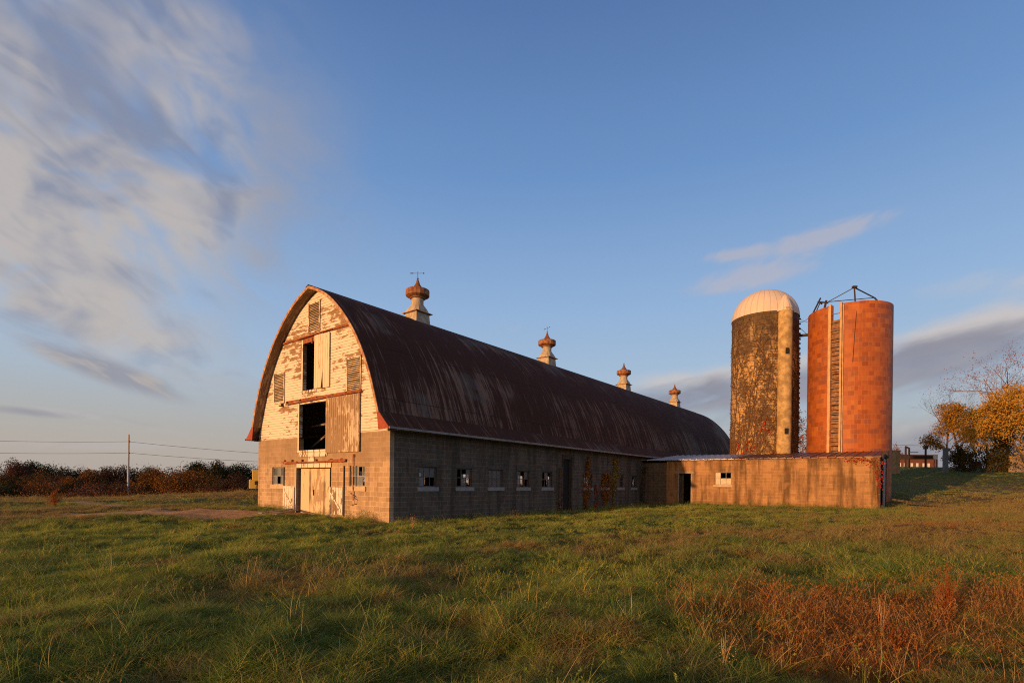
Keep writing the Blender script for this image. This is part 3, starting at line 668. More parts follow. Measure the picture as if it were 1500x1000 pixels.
# louvres
def louvre(v0, v1, z0, z1):
    mb = MB(); f = .07
    for a, b, c, d in ((v0-f, v0, z0-f, z1+f), (v1, v1+f, z0-f, z1+f), (v0, v1, z0-f, z0), (v0, v1, z1, z1+f)): mb.box((-.06, a, c), (-.013, b, d))
    fr = mb.build('louvre', M_trim, barn)
    mb = MB(); n = int((z1-z0)/.075)
    for i in range(n):
        z = z0+(z1-z0)*(i+.5)/n
        mb.quad([(-.055, v0, z-.03), (-.055, v1, z-.03), (-.02, v1, z+.03), (-.02, v0, z+.03)], [(v0, z), (v1, z), (v1, z+.06), (v0, z+.06)])
    mb.build('slats', M_louvre, fr)
    mb = MB(); mb.quad([(-.0145, v0, z0), (-.0145, v1, z0), (-.0145, v1, z1), (-.0145, v0, z1)]); mb.build('shade_backing', M_dark, fr)  # dark sheet painting the shade behind the slats
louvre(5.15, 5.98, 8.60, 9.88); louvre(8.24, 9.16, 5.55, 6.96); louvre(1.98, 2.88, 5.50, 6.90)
mb = MB(); mb.tube([(-.06, 8.35, 5.45), (-.1, 8.3, 5.3)], .05, 6); mb.tube([(-.02, 8.3, 5.3), (-.25, 8.3, 5.32)], .03, 6); mb.build('lamp_bracket', M_iron, barn)
# ---- ventilator cowls on the ridge
def ventilator(u, vane, turn=0):
    hw = .44
    mb = MB()
    for (a, b) in (((-hw*1.12, 9.9), (hw, 10.98)),):
        P0 = [(-.54, -.54), (.54, -.54), (.54, .54), (-.54, .54)]; P1 = [(-.46, -.46), (.46, -.46), (.46, .46), (-.46, .46)]
        for i in range(4):
            j = (i+1) % 4; mb.quad([(u+P0[i][0], BC+P0[i][1], 9.95), (u+P0[j][0], BC+P0[j][1], 9.95), (u+P1[j][0], BC+P1[j][1], 10.96), (u+P1[i][0], BC+P1[i][1], 10.96)])
    base_ = mb.build('ventilator', M_galv, barn)
    mb = MB(); mb.box((u-.60, BC-.60, 10.94), (u+.60, BC+.60, 10.975)); mb.build('flashing', M_rake, base_)
    mb = MB(); n = 16; sq = []; ci = []
    for i in range(n):
        t = 2*math.pi*(i+.5)/n; c_, s_ = math.cos(t), math.sin(t); mx = max(abs(c_), abs(s_)); sq.append((u+c_/mx*.55, BC+s_/mx*.55, 10.976)); 
    for f_, z in ((.30, 11.18), (.62, 11.32), (1.0, 11.47)):
        ring = []
        for i in range(n):
            t = 2*math.pi*(i+.5)/n; c_, s_ = math.cos(t), math.sin(t); mx = max(abs(c_), abs(s_)); r_ = .55/mx*(1-f_)**1.15+.335*(1-(1-f_)**1.15)
            ring.append((u+c_*r_, BC+s_*r_, z))
        prev = sq if f_ == .30 else ci
        for i in range(n): mb.quad([prev[i], prev[(i+1) % n], ring[(i+1) % n], ring[i]])
        ci = ring
    mb.build('skirt', M_galv, base_)
    mb = MB(); mb.lathe([(.335, 11.46), (.335, 11.86)], (u, BC, 0), 18); mb.build('neck', M_galv, base_, True)
    mb = MB(); mb.lathe([(.33, 11.76), (.42, 11.78), (.43, 11.83), (.64, 11.93), (.655, 11.96), (.655, 12.25), (.60, 12.28), (.34, 12.34)], (u, BC, 0), 18); mb.build('cowl', M_galvr, base_, False)
    mb = MB(); mb.lathe([(.36, 12.335), (.24, 12.44), (.13, 12.60), (.07, 12.80), (.03, 12.86), (.06, 12.90), (.03, 12.95), (.012, 13.05)], (u, BC, 0), 12); mb.build('cone', M_cone, base_, False)
    if vane:
        mb = MB(); mb.tube([(u, BC, 12.95), (u, BC, 13.32)], .014, 5); c_, s_ = math.cos(turn), math.sin(turn)
        mb.bar((u-.36*c_, BC-.36*s_, 13.22), (u+.42*c_, BC+.42*s_, 13.22), .012, .014); mb.bar((u+.25*c_, BC+.25*s_, 13.22), (u+.42*c_, BC+.42*s_, 13.22), .008, .05); mb.bar((u-.3*c_, BC-.3*s_, 13.22), (u-.36*c_, BC-.36*s_, 13.22), .012, .07)
        mb.build('weathervane', M_iron, base_)
ventilator(6.1, True, 2.2); ventilator(18.8, True, 1.2); ventilator(31.5, False); ventilator(44.2, False)

# ------------------------------------------------------------------ LOW BLOCK SHED (milk house) joined to the barn
AU0, AU1 = 23.76, 29.72
shed = empty('shed', (BX, BY, 0), 'low stained block shed with a flat sloping metal roof beside the barn', 'shed', BROT)
def FA(a, t, z): return (AU0+t, -a, z)     # a runs to the right of the barn (v = -a)
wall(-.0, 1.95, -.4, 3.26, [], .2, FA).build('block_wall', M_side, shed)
wall(1.95, 14.77, -.4, lambda a: 3.38+.04*(a-2)/12.8, [(2.89, 3.74, -.4, 2.49), (5.40, 6.50, 1.70, 2.58)], .2, lambda a, t, z: (AU0+t-.015, -a, z), [2.+.5*i for i in range(26)]).build('block_wall', M_annex, shed)
wall(.2, 5.96, -.4, lambda a: 3.40+.62*a/5.96, [], .2, lambda a, t, z: (AU0+a-.015, -14.77+t, z), None).build('block_wall', M_annex, shed)
wall(0, 14.77, -.4, 3.95, [(12.6, 13.5, .2, 2.4)], .2, lambda a, t, z: (AU1-t, -a, z)).build('block_wall', M_annex, shed)
mb = MB(); mb.box((AU0+.2, -14.55, .1), (AU1-.2, -.02, .2)); mb.build('floor', M_conc, shed)
m, k = new_mat('shed_roof_metal'); o = OBJ(k); ox, oy, oz = k.sep(o)
n = k.noise(k.comb(k.m('MULTIPLY', ox, .5), k.m('MULTIPLY', oy, 2.2), 0), 1, 4, .6); n2 = k.noise(o, 7, 4, .6)
rust_sky = k.ss(k.m('ADD', k.m('MULTIPLY', k.m('ADD', oy, 6.2), -.55), k.m('MULTIPLY', k.m('SUBTRACT', n, .5), 1.6)), -.3, .5)
c = k.mix(rust_sky, (.42, .46, .53), k.mix(n2, (.20, .085, .055), (.10, .045, .035)))  # left end's blue-grey paints sky reflected in shade; rust on the right
rib = k.ss(k.m('ABSOLUTE', k.m('SUBTRACT', k.m('FRACT', k.m('DIVIDE', oy, .45)), .5)), .44, .5)
c = k.mix(k.m('MULTIPLY', rib, .6), c, (.1, .1, .11))
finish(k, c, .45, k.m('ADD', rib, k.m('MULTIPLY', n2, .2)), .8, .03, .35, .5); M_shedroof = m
mb = MB(); NS = 32
rs = random.Random(5)
ed = [rs.uniform(-.05, .05) for _ in range(NS+1)]; lift = [rs.uniform(0, .03) for _ in range(NS+1)]
for i in range(NS):
    v0, v1 = -.03-14.85*i/NS, -.03-14.85*(i+1)/NS
    a = [(AU0-.20+ed[i], v0, 3.452+lift[i]), (AU0-.20+ed[i], v1, 3.452+lift[i]), (AU1+.25, v1, 4.13), (AU1+.25, v0, 4.13)]
    mb.quad(a); mb.quad([(p[0], p[1], p[2]-.03) for p in reversed(a)]); mb.quad([a[0], a[1], (a[1][0], a[1][1], a[1][2]-.03), (a[0][0], a[0][1], a[0][2]-.03)])
    mb.box((AU0-.2, v0-.015, 3.46+lift[i]), (AU0-.14, v0+.015, 3.50+lift[i]))
    mb.bar((AU0-.17, v0, 3.48), (AU1+.25, v0, 4.155), .025, .04)
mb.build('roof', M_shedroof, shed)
mb = MB(); mb.box((AU0-.035, -14.80, 3.423), (AU0+.05, -1.9, 3.447)); mb.build('wall_plate', M_trim, shed)
mb = MB(); mb.bar((AU0-.2, -14.91, 3.40), (AU1+.25, -14.91, 4.06), .05, .16); mb.build('fascia', M_darkwood, shed)
window('window', 5.40, 6.50, 1.70, 2.58, lambda a, t, z: (AU0-.015+t, -a, z), 3, 2, [M_milk, M_milk, M_milk, M_milk, K, K], shed, M_steelp, .06, True, M_sillw, .14)
mb = MB(); mb.box((AU0-.03, -2.89, .1), (AU0+.1, -2.80, 2.58)); mb.box((AU0-.03, -3.84, .1), (AU0+.1, -3.75, 2.58)); mb.box((AU0-.045, -3.95, 2.5), (AU0+.08, -2.6, 2.6)); df = mb.build('door_frame', M_sill, shed)
mb = MB(); mb.box((AU0+.12, -3.18, .2), (AU0+.16, -2.90, 2.48)); mb.build('door', M_darkwood, shed)
# metal door panel standing at the right end + prop
md = empty('metal_panel', (*W2(AU0+.9, -14.80), .3), 'tall dull metal sheet leaning against the right end of the low shed', 'metal sheet', BROT)
mb = MB(); mb.box((0, -.10, 0), (1.9, -.06, 3.1)); mb.build('sheet', M_drip, md); mb = MB(); mb.box((2.0, -.14, 0), (2.2, .0, 3.4)); mb.build('post', M_darkwood, md)
mb = MB(); mb.lathe([(.0, .22), (.2, .2), (.24, 0), (.2, -.2), (0, -.22)], (1.2, -.1, 3.35), 10); mb.build('bucket', M_iron, md)
p0 = Vector((*W2(25.2, -15.3), .95)); p1x, p1y = W2(26.0, -18.0)
mb = MB(); mb.bar(p0, (p1x, p1y, tz(p1x, p1y)+.08), .12, .12); bm_ = mb.build('timber_beam', M_darkwood); tag(bm_, 'dark timber beam slanting down into the grass at the right end of the shed', 'beam')

# ------------------------------------------------------------------ SILOS
def mat_silo():
    m, k = new_mat('stained_stave_concrete'); uv = UVs(k); u, v, _ = k.sep(uv)
    big = k.noise(uv, .45, 4, .6); fine = k.noise(uv, 3.2, 6, .75); fl = k.noise(uv, 7.5, 4, .7); st = streaks(k, uv, 1.8, .25, 3.)
    dark = k.mix(fine, (.085, .05, .026), (.19, .115, .055))
    pale = k.mix(fl, (.62, .40, .17), (.38, .23, .095))
    blot = k.noise(k.comb(k.m('MULTIPLY', u, .55), k.m('MULTIPLY', v, .30), 5.), 1, 4, .65); net = k.node('ShaderNodeTexVoronoi', {'Vector': k.vm('ADD', uv, k.vm('SCALE', k.node('ShaderNodeTexNoise', {'Vector': uv, 'Scale': 2.5, 'Detail': 3.}).outputs['Color'], .5)), 'Scale': 1.5}, feature='DISTANCE_TO_EDGE').outputs['Distance']
    amt = k.m('ADD', k.m('ADD', fine, k.m('MULTIPLY', k.m('SUBTRACT', fl, .5), .9)), k.m('MULTIPLY', k.m('SUBTRACT', blot, .5), 1.3))
    c = k.mix(k.ss(amt, .44, .60), dark, pale)
    c = k.mix(k.m('MULTIPLY', k.ss(net, .06, .0), .85), c, (.07, .04, .02))
    tdark = k.m('MULTIPLY', k.ss(k.m('ADD', v, k.m('MULTIPLY', st, 3.4)), 12.6, 16.6), .85)
    c = k.mix(tdark, c, k.mix(k.ss(st, .55, .66), (.055, .036, .022), (.36, .25, .14)))
    br = k.node('ShaderNodeTexBrick', {'Vector': uv, 'Scale': 1.0, 'Mortar Size': .018, 'Brick Width': .27, 'Row Height': .76, 'Color1': (1, 1, 1), 'Color2': (1, 1, 1), 'Mortar': (0, 0, 0)}, offset=.5)
    c = k.mix(k.m('MULTIPLY', br.outputs['Fac'], .35), c, (.06, .04, .025))
    finish(k, c, .95, fine, .6, .03); return m
M_silo = mat_silo()
M_chute = mat_simple('pale_chute_concrete', (.60, .42, .19), .9, .3, 2.4, c2=(.30, .20, .09))
M_dome = None
m, k = new_mat('white_dome_metal'); uv = UVs(k); u, v, _ = k.sep(uv)
seam = k.ss(k.m('ABSOLUTE', k.m('SUBTRACT', k.m('FRACT', k.m('DIVIDE', u, 2*math.pi*2.4/32)), .5)), .42, .5)
n = k.noise(uv, 2.5, 4, .6)
finish(k, k.mix(k.m('MULTIPLY', seam, .45), k.mix(n, (.70, .60, .50), (.54, .46, .38)), (.36, .29, .22)), .55, seam, .6, .03, 0, .4); M_dome = m
def mat_tile():
    m, k = new_mat('glazed_tile_blocks'); uv = UVs(k)
    br = k.node('ShaderNodeTexBrick', {'Vector': uv, 'Color1': (.42, .108, .017), 'Color2': (.22, .045, .009), 'Mortar': (.42, .155, .045), 'Scale': 1.0, 'Mortar Size': .011, 'Mortar Smooth': .3, 'Bias': -.25, 'Brick Width': .41, 'Row Height': .333})
    u, v, _ = k.sep(uv)
    row = k.m('FLOOR', k.m('DIVIDE', v, .333)); cidx = k.m('FLOOR', k.m('DIVIDE', k.m('ADD', u, k.m('MULTIPLY', k.m('MODULO', row, 2.), .205)), .41))
    rnd = k.node('ShaderNodeTexWhiteNoise', {'Vector': k.comb(cidx, row, 0)}, noise_dimensions='2D').outputs[0]
    c = br.outputs[0]
    notm = k.m('SUBTRACT', 1., br.outputs['Fac'])
    c = k.mix(k.m('MULTIPLY', k.m('MULTIPLY', k.ss(rnd, .86, .9), notm), .42), c, (.56, .20, .035))
    c = k.mix(k.m('MULTIPLY', k.m('MULTIPLY', k.ss(rnd, .12, .08), notm), .6), c, (.19, .07, .05))
    n = k.noise(uv, .55, 4, .6); n2 = k.noise(uv, 8, 3, .6); st = streaks(k, uv, 1.2, .12, 2.)
    c = k.mix(k.m('MULTIPLY', k.ss(n, .44, .66), .42), c, (.17, .052, .020)); nq = k.noise(uv, 1.5, 4, .65); c = k.mix(k.m('MULTIPLY', k.ss(nq, .5, .68), .3), c, (.47, .15, .024))
    c = k.mix(k.m('MULTIPLY', k.ss(st, .56, .7), .35), c, (.17, .075, .05))
    c = k.mix(k.m('MULTIPLY', n2, .25), c, (.22, .08, .04))
    finish(k, c, .6, k.m('ADD', k.m('MULTIPLY', notm, 1.), k.m('MULTIPLY', n2, .3)), .3, .01, 0, .35); return m
M_tile = mat_tile()
M_jamb = mat_simple('pale_concrete_jamb', (.66, .42, .22), .85, .3, 3.)
M_doorbd = mat_simple('silo_door_boards', (.36, .20, .11), .85, .5, 5., c2=(.16, .09, .055))
# concrete stave silo
SA, SD, SR_ = R(25.60), 46.0, 2.40
sx, sy = SD*math.sin(SA), SD*math.cos(SA); sz = .4
csilo = empty('silo', (sx, sy, sz), 'concrete stave silo with white ribbed dome, covered in dead vines', 'silo', math.atan2(-sx, sy)*0)
H1 = 14.8-sz
mb = MB(); mb.lathe([(SR_, -.8), (SR_, H1), (SR_-.15, H1), (SR_-.15, -.8)], n=64); mb.build('silo_wall', M_silo, csilo)
mb = MB(); seg = []
for i in range(13):
    t = (math.pi/2)*i/12; seg.append(((SR_+.05)*math.cos(t)+.001, H1-.05+2.32*math.sin(t)))
mb.lathe(seg, n=64); mb.build('dome_roof', M_dome, csilo, True)
toc = math.atan2(-sy, -sx)      # direction from the silo towards the camera
ca = toc+R(33)                  # the chute sits to the right of it as seen from the camera
cxx, cyy = math.cos(ca)*(SR_+.12), math.sin(ca)*(SR_+.12)
mb = MB(); mb.lathe([(.50, -.5), (.50, H1+.05)], (cxx, cyy, 0), 20); mb.build('chute', M_chute, csilo, True)
mb = MB(); mb.lathe([(.58, H1-.15), (.56, H1+.05), (.40, H1+.55), (.18, H1+1.0), (.02, H1+1.15)], (cxx*.97, cyy*.97, 0), 16); mb.build('chute_cap', M_dome, csilo, True)
mb = MB()
ld_ = toc+R(15)
for zz in (H1-3.4, 5.1): mb.box((cxx+math.cos(ld_)*.50-.1, cyy+math.sin(ld_)*.5-.1, zz), (cxx+math.cos(ld_)*.50+.1, cyy+math.sin(ld_)*.50+.1, zz+.42))
mb.build('hatch', M_dark, csilo)
mb = MB()
z = .1; i = 0
while z < H1-.2:
    mb.lathe([(SR_+.002, z), (SR_+.016, z), (SR_+.016, z+.02), (SR_+.002, z+.02)], n=64)
    for da in (88.,): 
        t = toc+R(da); c_, s_ = math.cos(t), math.sin(t); mb.bar((c_*(SR_+.0), s_*SR_, z), (c_*(SR_+.11), s_*(SR_+.11), z), .14, .09)
    z += .38
mb.build('hoops', M_iron, csilo)
# tile silo
TA_, TD, TR = R(32.63), 46.0, 2.66
tx, ty = TD*math.sin(TA_), TD*math.cos(TA_); tzz = .5
tsilo = empty('silo', (tx, ty, tzz), 'open-topped orange glazed tile silo with pale ladder channel', 'silo')
H2 = 14.55-tzz; toct = math.atan2(-ty, -tx); sa = toct-R(17); half = R(5.6)
mb = MB(); a0, a1 = sa+half, sa-half+2*math.pi
mb.lathe([(TR, -.8), (TR, H2), (TR-.2, H2), (TR-.2, -.8)], n=72, a0=a0, a1=a1)
for t in (a0, a1):
    c_, s_ = math.cos(t), math.sin(t); mb.quad([(c_*TR, s_*TR, -.8), (c_*TR, s_*TR, H2), (c_*(TR-.2), s_*(TR-.2), H2), (c_*(TR-.2), s_*(TR-.2), -.8)])
mb.build('silo_wall', M_tile, tsilo)
tdir = Vector((math.cos(sa), math.sin(sa), 0)); tper = Vector((-tdir.y, tdir.x, 0))
for s in (-1, 1):
    mb = MB(); c0 = tdir*(TR+.05)+tper*s*.345
    mb.bar(c0+Vector((0, 0, -.5)), c0+Vector((0, 0, H2+.03)), .12, .22, up=tdir); mb.build('channel_post', M_jamb, tsilo)
    mb = MB(); c0 = tdir*(TR+.02)+tper*s*.46
    mb.bar(c0+Vector((0, 0, -.5)), c0+Vector((0, 0, H2-.1)), .06, .1, up=tdir); mb.build('channel_post', M_jamb, tsilo)
ztopd = H2-1.35
mb = MB(); rsd = random.Random(4); z = 1.15
while z < ztopd:
    h = .30; dd_ = rsd.uniform(-.02, .04)
    c0 = tdir*(TR-.1+dd_); p_ = c0+tper*.27; q_ = c0-tper*.27
    mb.bar(p_+Vector((0, 0, z+h/2)), q_+Vector((0, 0, z+h/2)), .06, h*rsd.choice([.96, .96, .9, .82])); z += .32
mb.build('door_boards', M_doorbd, tsilo)
mb = MB(); z = .6
while z < ztopd+.9:
    c0 = tdir*(TR+.12+.0)+Vector((0, 0, z)); mb.bar(c0+tper*.30, c0-tper*.30, .045, .05); z += .58
mb.build('ladder', M_doorbd, tsilo)
mb = MB(); c0 = tdir*(TR-.25)+Vector((0, 0, -.3)); mb.bar(c0+tper*.4, c0-tper*.4, .02, 2.8); mb.build('shade_sheet', M_dark, tsilo)  # solid dark sheet for the shade inside the slot's foot
def loc_t(px, py, Y): return at(px, py, Y)-Vector((tx, ty, tzz))
def rimpt(px, back=False):      # point on the rim seen at column px
    a = ray(px, 440)[0]; th = math.atan(a); bx, by_ = math.sin(th), math.cos(th)
    b = bx*tx+by_*ty; disc = b*b-(TD*TD-(TR-.1)**2); d = b+(1 if back else -1)*math.sqrt(max(0, disc)); return Vector((bx*d-tx, by_*d-ty, H2))
mb = MB()
ap = loc_t(1251.5, 421, rimpt(1253).y+ty+.3)
f1 = rimpt(1253); r1 = rimpt(1283, True); r1t = r1+Vector((0, 0, .75)); l1 = rimpt(1213, True); l1t = l1+Vector((0, 0, 1.0)); 
r1t = Vector((*(rimpt(1281).xy*.6), 0)); 
rr = loc_t(1281, 436, ty-.3); rb = loc_t(1284, 441, ty-2.0); ll = loc_t(1213, 442, ty-.4)
ap = loc_t(1251.5, 421, ty-1.3); fb = loc_t(1253, 443, ty-2.3)
mb.bar(fb+Vector((0, 0, -.1)), ap, .09); mb.bar(ap, rr, .06); mb.bar(ap, ll, .045); mb.bar(ll, rr, .045); mb.bar(rr, rimpt(1285), .08)
mb.box(tuple(ap-Vector((.13, .1, .05))), tuple(ap+Vector((.16, .1, .1)))); mb.box(tuple(fb-Vector((.1, .1, .1))), tuple(fb+Vector((.14, .1, .05))))
l0 = rimpt(1191); lt = loc_t(1202, 436.5, l0.y+ty+.2); mb.bar(l0, lt, .08); l2 = rimpt(1196); mb.bar(l2, loc_t(1201, 444, l2.y+ty+.3), .05)
mb.bar(loc_t(1199, 442, l0.y+ty+.2), loc_t(1212, 443.5, ty-.6), .16, .1); mb.bar(rimpt(1208), loc_t(1210.5, 440, rimpt(1208).y+ty), .11); mb.bar(loc_t(1200, 442, l0.y+ty+.2), loc_t(1204, 445, l0.y+ty), .1)
mb.build('hoist_frame', M_iron, tsilo)
mb = MB(); pp = rimpt(1255)*1.012; pts = [Vector((pp.x, pp.y, H2-.1))]
for dz_, px in ((1.0, 1254), (2.4, 1252), (4.2, 1250)): q = rimpt(px); q = Vector((q.x, q.y, 0))*1.045; pts.append(Vector((q.x, q.y, H2-dz_)))
mb.tube(pts, .018, 5); mb.build('hanging_cable', M_iron, tsilo)
cpt = rimpt(1186); cpt = Vector((cpt.x, cpt.y, H2-1.3)); mb = MB(); dirl = (Vector((sx, sy, 0))-Vector((tx, ty, 0))).normalized()
mb.bar(cpt*1.0, cpt+dirl*.75, .22, .16); mb.bar(cpt+dirl*.1, cpt+dirl*.9+Vector((0, 0, .9)), .03); mb.build('platform_bracket', M_iron, tsilo)
mb = MB(); A_ = Vector((tx, ty, tzz))+cpt+Vector((0, 0, 1.25)); B_ = Vector((sx, sy, 0))+Vector((0, 0, 14.3))-dirl*SR_*.98; mb.tube([A_+dirl*.1, (A_+B_)/2+Vector((0, 0, -.1)), B_], .02, 4); mb.tube([A_+dirl*.1-Vector((0, 0, .3)), B_+Vector((0, 0, .25))], .015, 4)
cb = mb.build('cable', M_iron); tag(cb, 'thin wires strung between the tops of the two silos', 'cable')

# ------------------------------------------------------------------ vines and creepers
def leaves_mesh(pts, size, nrm_jit=1.0, seed=0, aspect=.75, flat=None):
    """one bent leaf-sized quad per point"""
    rs = np.random.RandomState(seed); n = len(pts); pts = np.asarray(pts, float)
    a = rs.normal(size=(n, 3)); a /= np.linalg.norm(a, axis=1)[:, None]; b = rs.normal(size=(n, 3))
    b -= a*(a*b).sum(1)[:, None]; b /= np.linalg.norm(b, axis=1)[:, None]
    s = size*rs.uniform(.55, 1.3, n)[:, None] if np.isscalar(size) else (size*rs.uniform(.6, 1.25, n))[:, None]
    v = np.stack([pts-a*s*.5, pts+b*s*.5*aspect, pts+a*s*.5, pts-b*s*.5*aspect], 1).reshape(-1, 3)
    f = np.arange(4*n).reshape(n, 4); return v, f
M_vine = mat_simple('dead_vine_stem', (.16, .085, .045), .9, .3, 5.)
M_redleaf = leaf_mat('red_creeper_leaves', [(0, (.35, .03, .02)), (.5, (.55, .06, .03)), (1, (.30, .06, .03))], .2)
M_orleaf = leaf_mat('orange_creeper_leaves', [(0, (.46, .15, .025)), (.5, (.36, .16, .03)), (1, (.24, .09, .025))], .3)
M_ylleaf = leaf_mat('yellow_creeper_leaves', [(0, (.45, .28, .05)), (.5, (.36, .30, .06)), (1, (.35, .16, .03))], .3)
M_brleaf = leaf_mat('brown_dead_leaves', [(0, (.16, .09, .04)), (.5, (.26, .15, .07)), (1, (.10, .055, .03))], .1)
rv = random.Random(11); mb = MB(); tips = []
for i in range(42):
    th = toc+R(rv.uniform(-95, 95)); z = .2 if i < 26 else rv.uniform(1, 7); drift = rv.uniform(-.35, .35); r0 = rv.uniform(.028, .060); hgt = rv.choice([6, 9, 11, 13.5]); pts = []; rad = []
    n_ = 0
    while z < min(hgt, H1-.3) and n_ < 70:
        off = .03
        pts.append(Vector((math.cos(th)*(SR_+off), math.sin(th)*(SR_+off), z))); rad.append(max(.014, r0*(1-z/15)))
        tips.append((th, z)); z += rv.uniform(.15, .34); drift = drift*.86+rv.gauss(0, .13); th += drift*.2/SR_; n_ += 1
        if rv.random() < .22:
            t2, z2 = th, z; q = [pts[-1]]; dr = rv.choice([-1, 1])*rv.uniform(.4, 1.1)
            for _ in range(rv.randint(4, 12)):
                z2 += rv.uniform(.05, .26); t2 += dr*.2/SR_; dr *= .93
                if z2 > H1-.2: break
                q.append(Vector((math.cos(t2)*(SR_+.025), math.sin(t2)*(SR_+.025), z2))); tips.append((t2, z2))
            if len(q) > 1: mb.tube(q, [max(.011, rad[-1]*.65*(1-j/len(q)*.6)) for j in range(len(q))], 3, cap=False)
    mb.tube(pts, rad, 4, cap=False)
vine = empty('vine', (sx, sy, sz), 'leafless brown vine netting the stained concrete silo', 'vine'); mb.build('stems', M_vine, vine)
pl = []; 
for th, z in tips:
    for _ in range(1): 
        a_ = th+rv.gauss(0, .03); r_ = SR_+rv.uniform(.02, .09); pl.append((math.cos(a_)*r_, math.sin(a_)*r_, z+rv.gauss(0, .12)))
v, f = leaves_mesh(pl, .11, seed=3); link('dead_leaves', fast_mesh('dead_leaves', v, f), M_brleaf, vine)
pl = []
for _ in range(9):
    th = toc+R(rv.uniform(-80, 8)); z = rv.uniform(2.6, 5.6); sl = rv.uniform(-.8, 1.2)
    for j in range(26):
        t = j/26; a_ = th+t*.22+rv.gauss(0, .012); r_ = SR_+rv.uniform(.04, .14); pl.append((math.cos(a_)*r_, math.sin(a_)*r_, z+sl*t*1.1+rv.gauss(0, .08)))
v, f = leaves_mesh(pl, .13, seed=4); link('red_leaves', fast_mesh('red_leaves', v, f), M_redleaf, vine)

def wall_creeper(name, u, v, path, spread, n, mat, size, label, seed, side=True):
    """creeper on a barn-aligned wall; path = [(along, z, halfwidth)]"""
    rs = random.Random(seed); c = empty(name, (*W2(u, v), 0), label, 'creeper', BROT); mb = MB(); pts = []
    def pl(a, d, z): return (a, -d, z) if side else (-d, -a, z)
    for s in range(5):
        q = []; off = rs.uniform(-.5, .5)
        for (a, z, w) in path: q.append(Vector(pl(a+off*w+rs.gauss(0, .04), .03, z)))
        mb.tube(q, [.02-.014*i/len(q) for i in range(len(q))], 4, cap=False)
    mb.build('stems', M_vine, c)
    for _ in range(n):
        t = rs.random()*(len(path)-1); i = int(t); f = t-i; a = path[i][0]*(1-f)+path[i+1][0]*f; z = path[i][1]*(1-f)+path[i+1][1]*f; w = path[i][2]*(1-f)+path[i+1][2]*f
        if w < .06 and rs.random() < .6: continue
        pts.append(pl(a+rs.uniform(-1, 1)*w*1.1+rs.gauss(0, .07), abs(rs.gauss(.06, .07)), z+rs.gauss(0, .1)))
    vv, ff = leaves_mesh(pts, size, seed=seed); link('leaves', fast_mesh('leaves', vv, ff), mat, c)
    return c
wall_creeper('creeper', 15.2, 0, [(.2, 0, .05), (.1, .5, .08), (.3, 1.0, .35), (.3, 1.5, .6), (.35, 2.3, .4), (.35, 2.8, .08), (.5, 3.4, .05)], 0, 700, M_orleaf, .13, 'orange-leaved creeper covering the first window right of the dark side door', 21)
wall_creeper('creeper', 16.6, 0, [(.1, 0, .2), (.2, .5, .35), (.1, 1.1, .3), (.0, 1.6, .08)], 0, 130, M_redleaf, .09, 'low reddish creeper between two creeper-covered windows of the side wall', 22)
wall_creeper('creeper', 17.7, 0, [(.2, 0, .05), (.2, .7, .1), (.4, 1.1, .7), (.45, 1.7, .75), (.5, 2.3, .5)], 0, 700, M_orleaf, .13, 'orange-leaved creeper over the second window right of the dark side door', 23)
wall_creeper('creeper', 19.0, 0, [(.1, 0, .05), (.1, 1.2, .06), (.3, 1.9, .2), (.5, 2.4, .7), (.3, 2.9, .3), (.4, 3.4, .2)], 0, 560, M_ylleaf, .13, 'yellow-green creeper climbing to the eave above the side windows', 24)
wall_creeper('creeper', 12.2, 0, [(.1, 0, .2), (.2, .7, .3), (.2, 1.5, .15), (.15, 2.6, .1)], 0, 160, M_brleaf, .10, 'dry brown creeper on the left frame of the dark side door', 25)
wall_creeper('creeper', 23.6, -.2, [(0, 0, .25), (0, 1., .2), (.1, 2.2, .12), (.1, 3.0, .1)], 0, 200, leaf_mat('dark_creeper_leaves', [(0, (.03, .035, .01)), (1, (.06, .05, .02))], .1), .10, 'dark green creeper in the corner between barn and low shed', 26, False)
wall_creeper('creeper', 23.72, -13.2, [(1.55, 0.1, .03), (1.53, 1.6, .05), (1.52, 2.2, .14), (1.45, 2.8, .25), (1.2, 3.15, .5), (.7, 3.3, .5), (.1, 3.3, .3)], 0, 330, M_redleaf, .10, 'dark red creeper hanging over the right top corner of the low shed', 27, False)

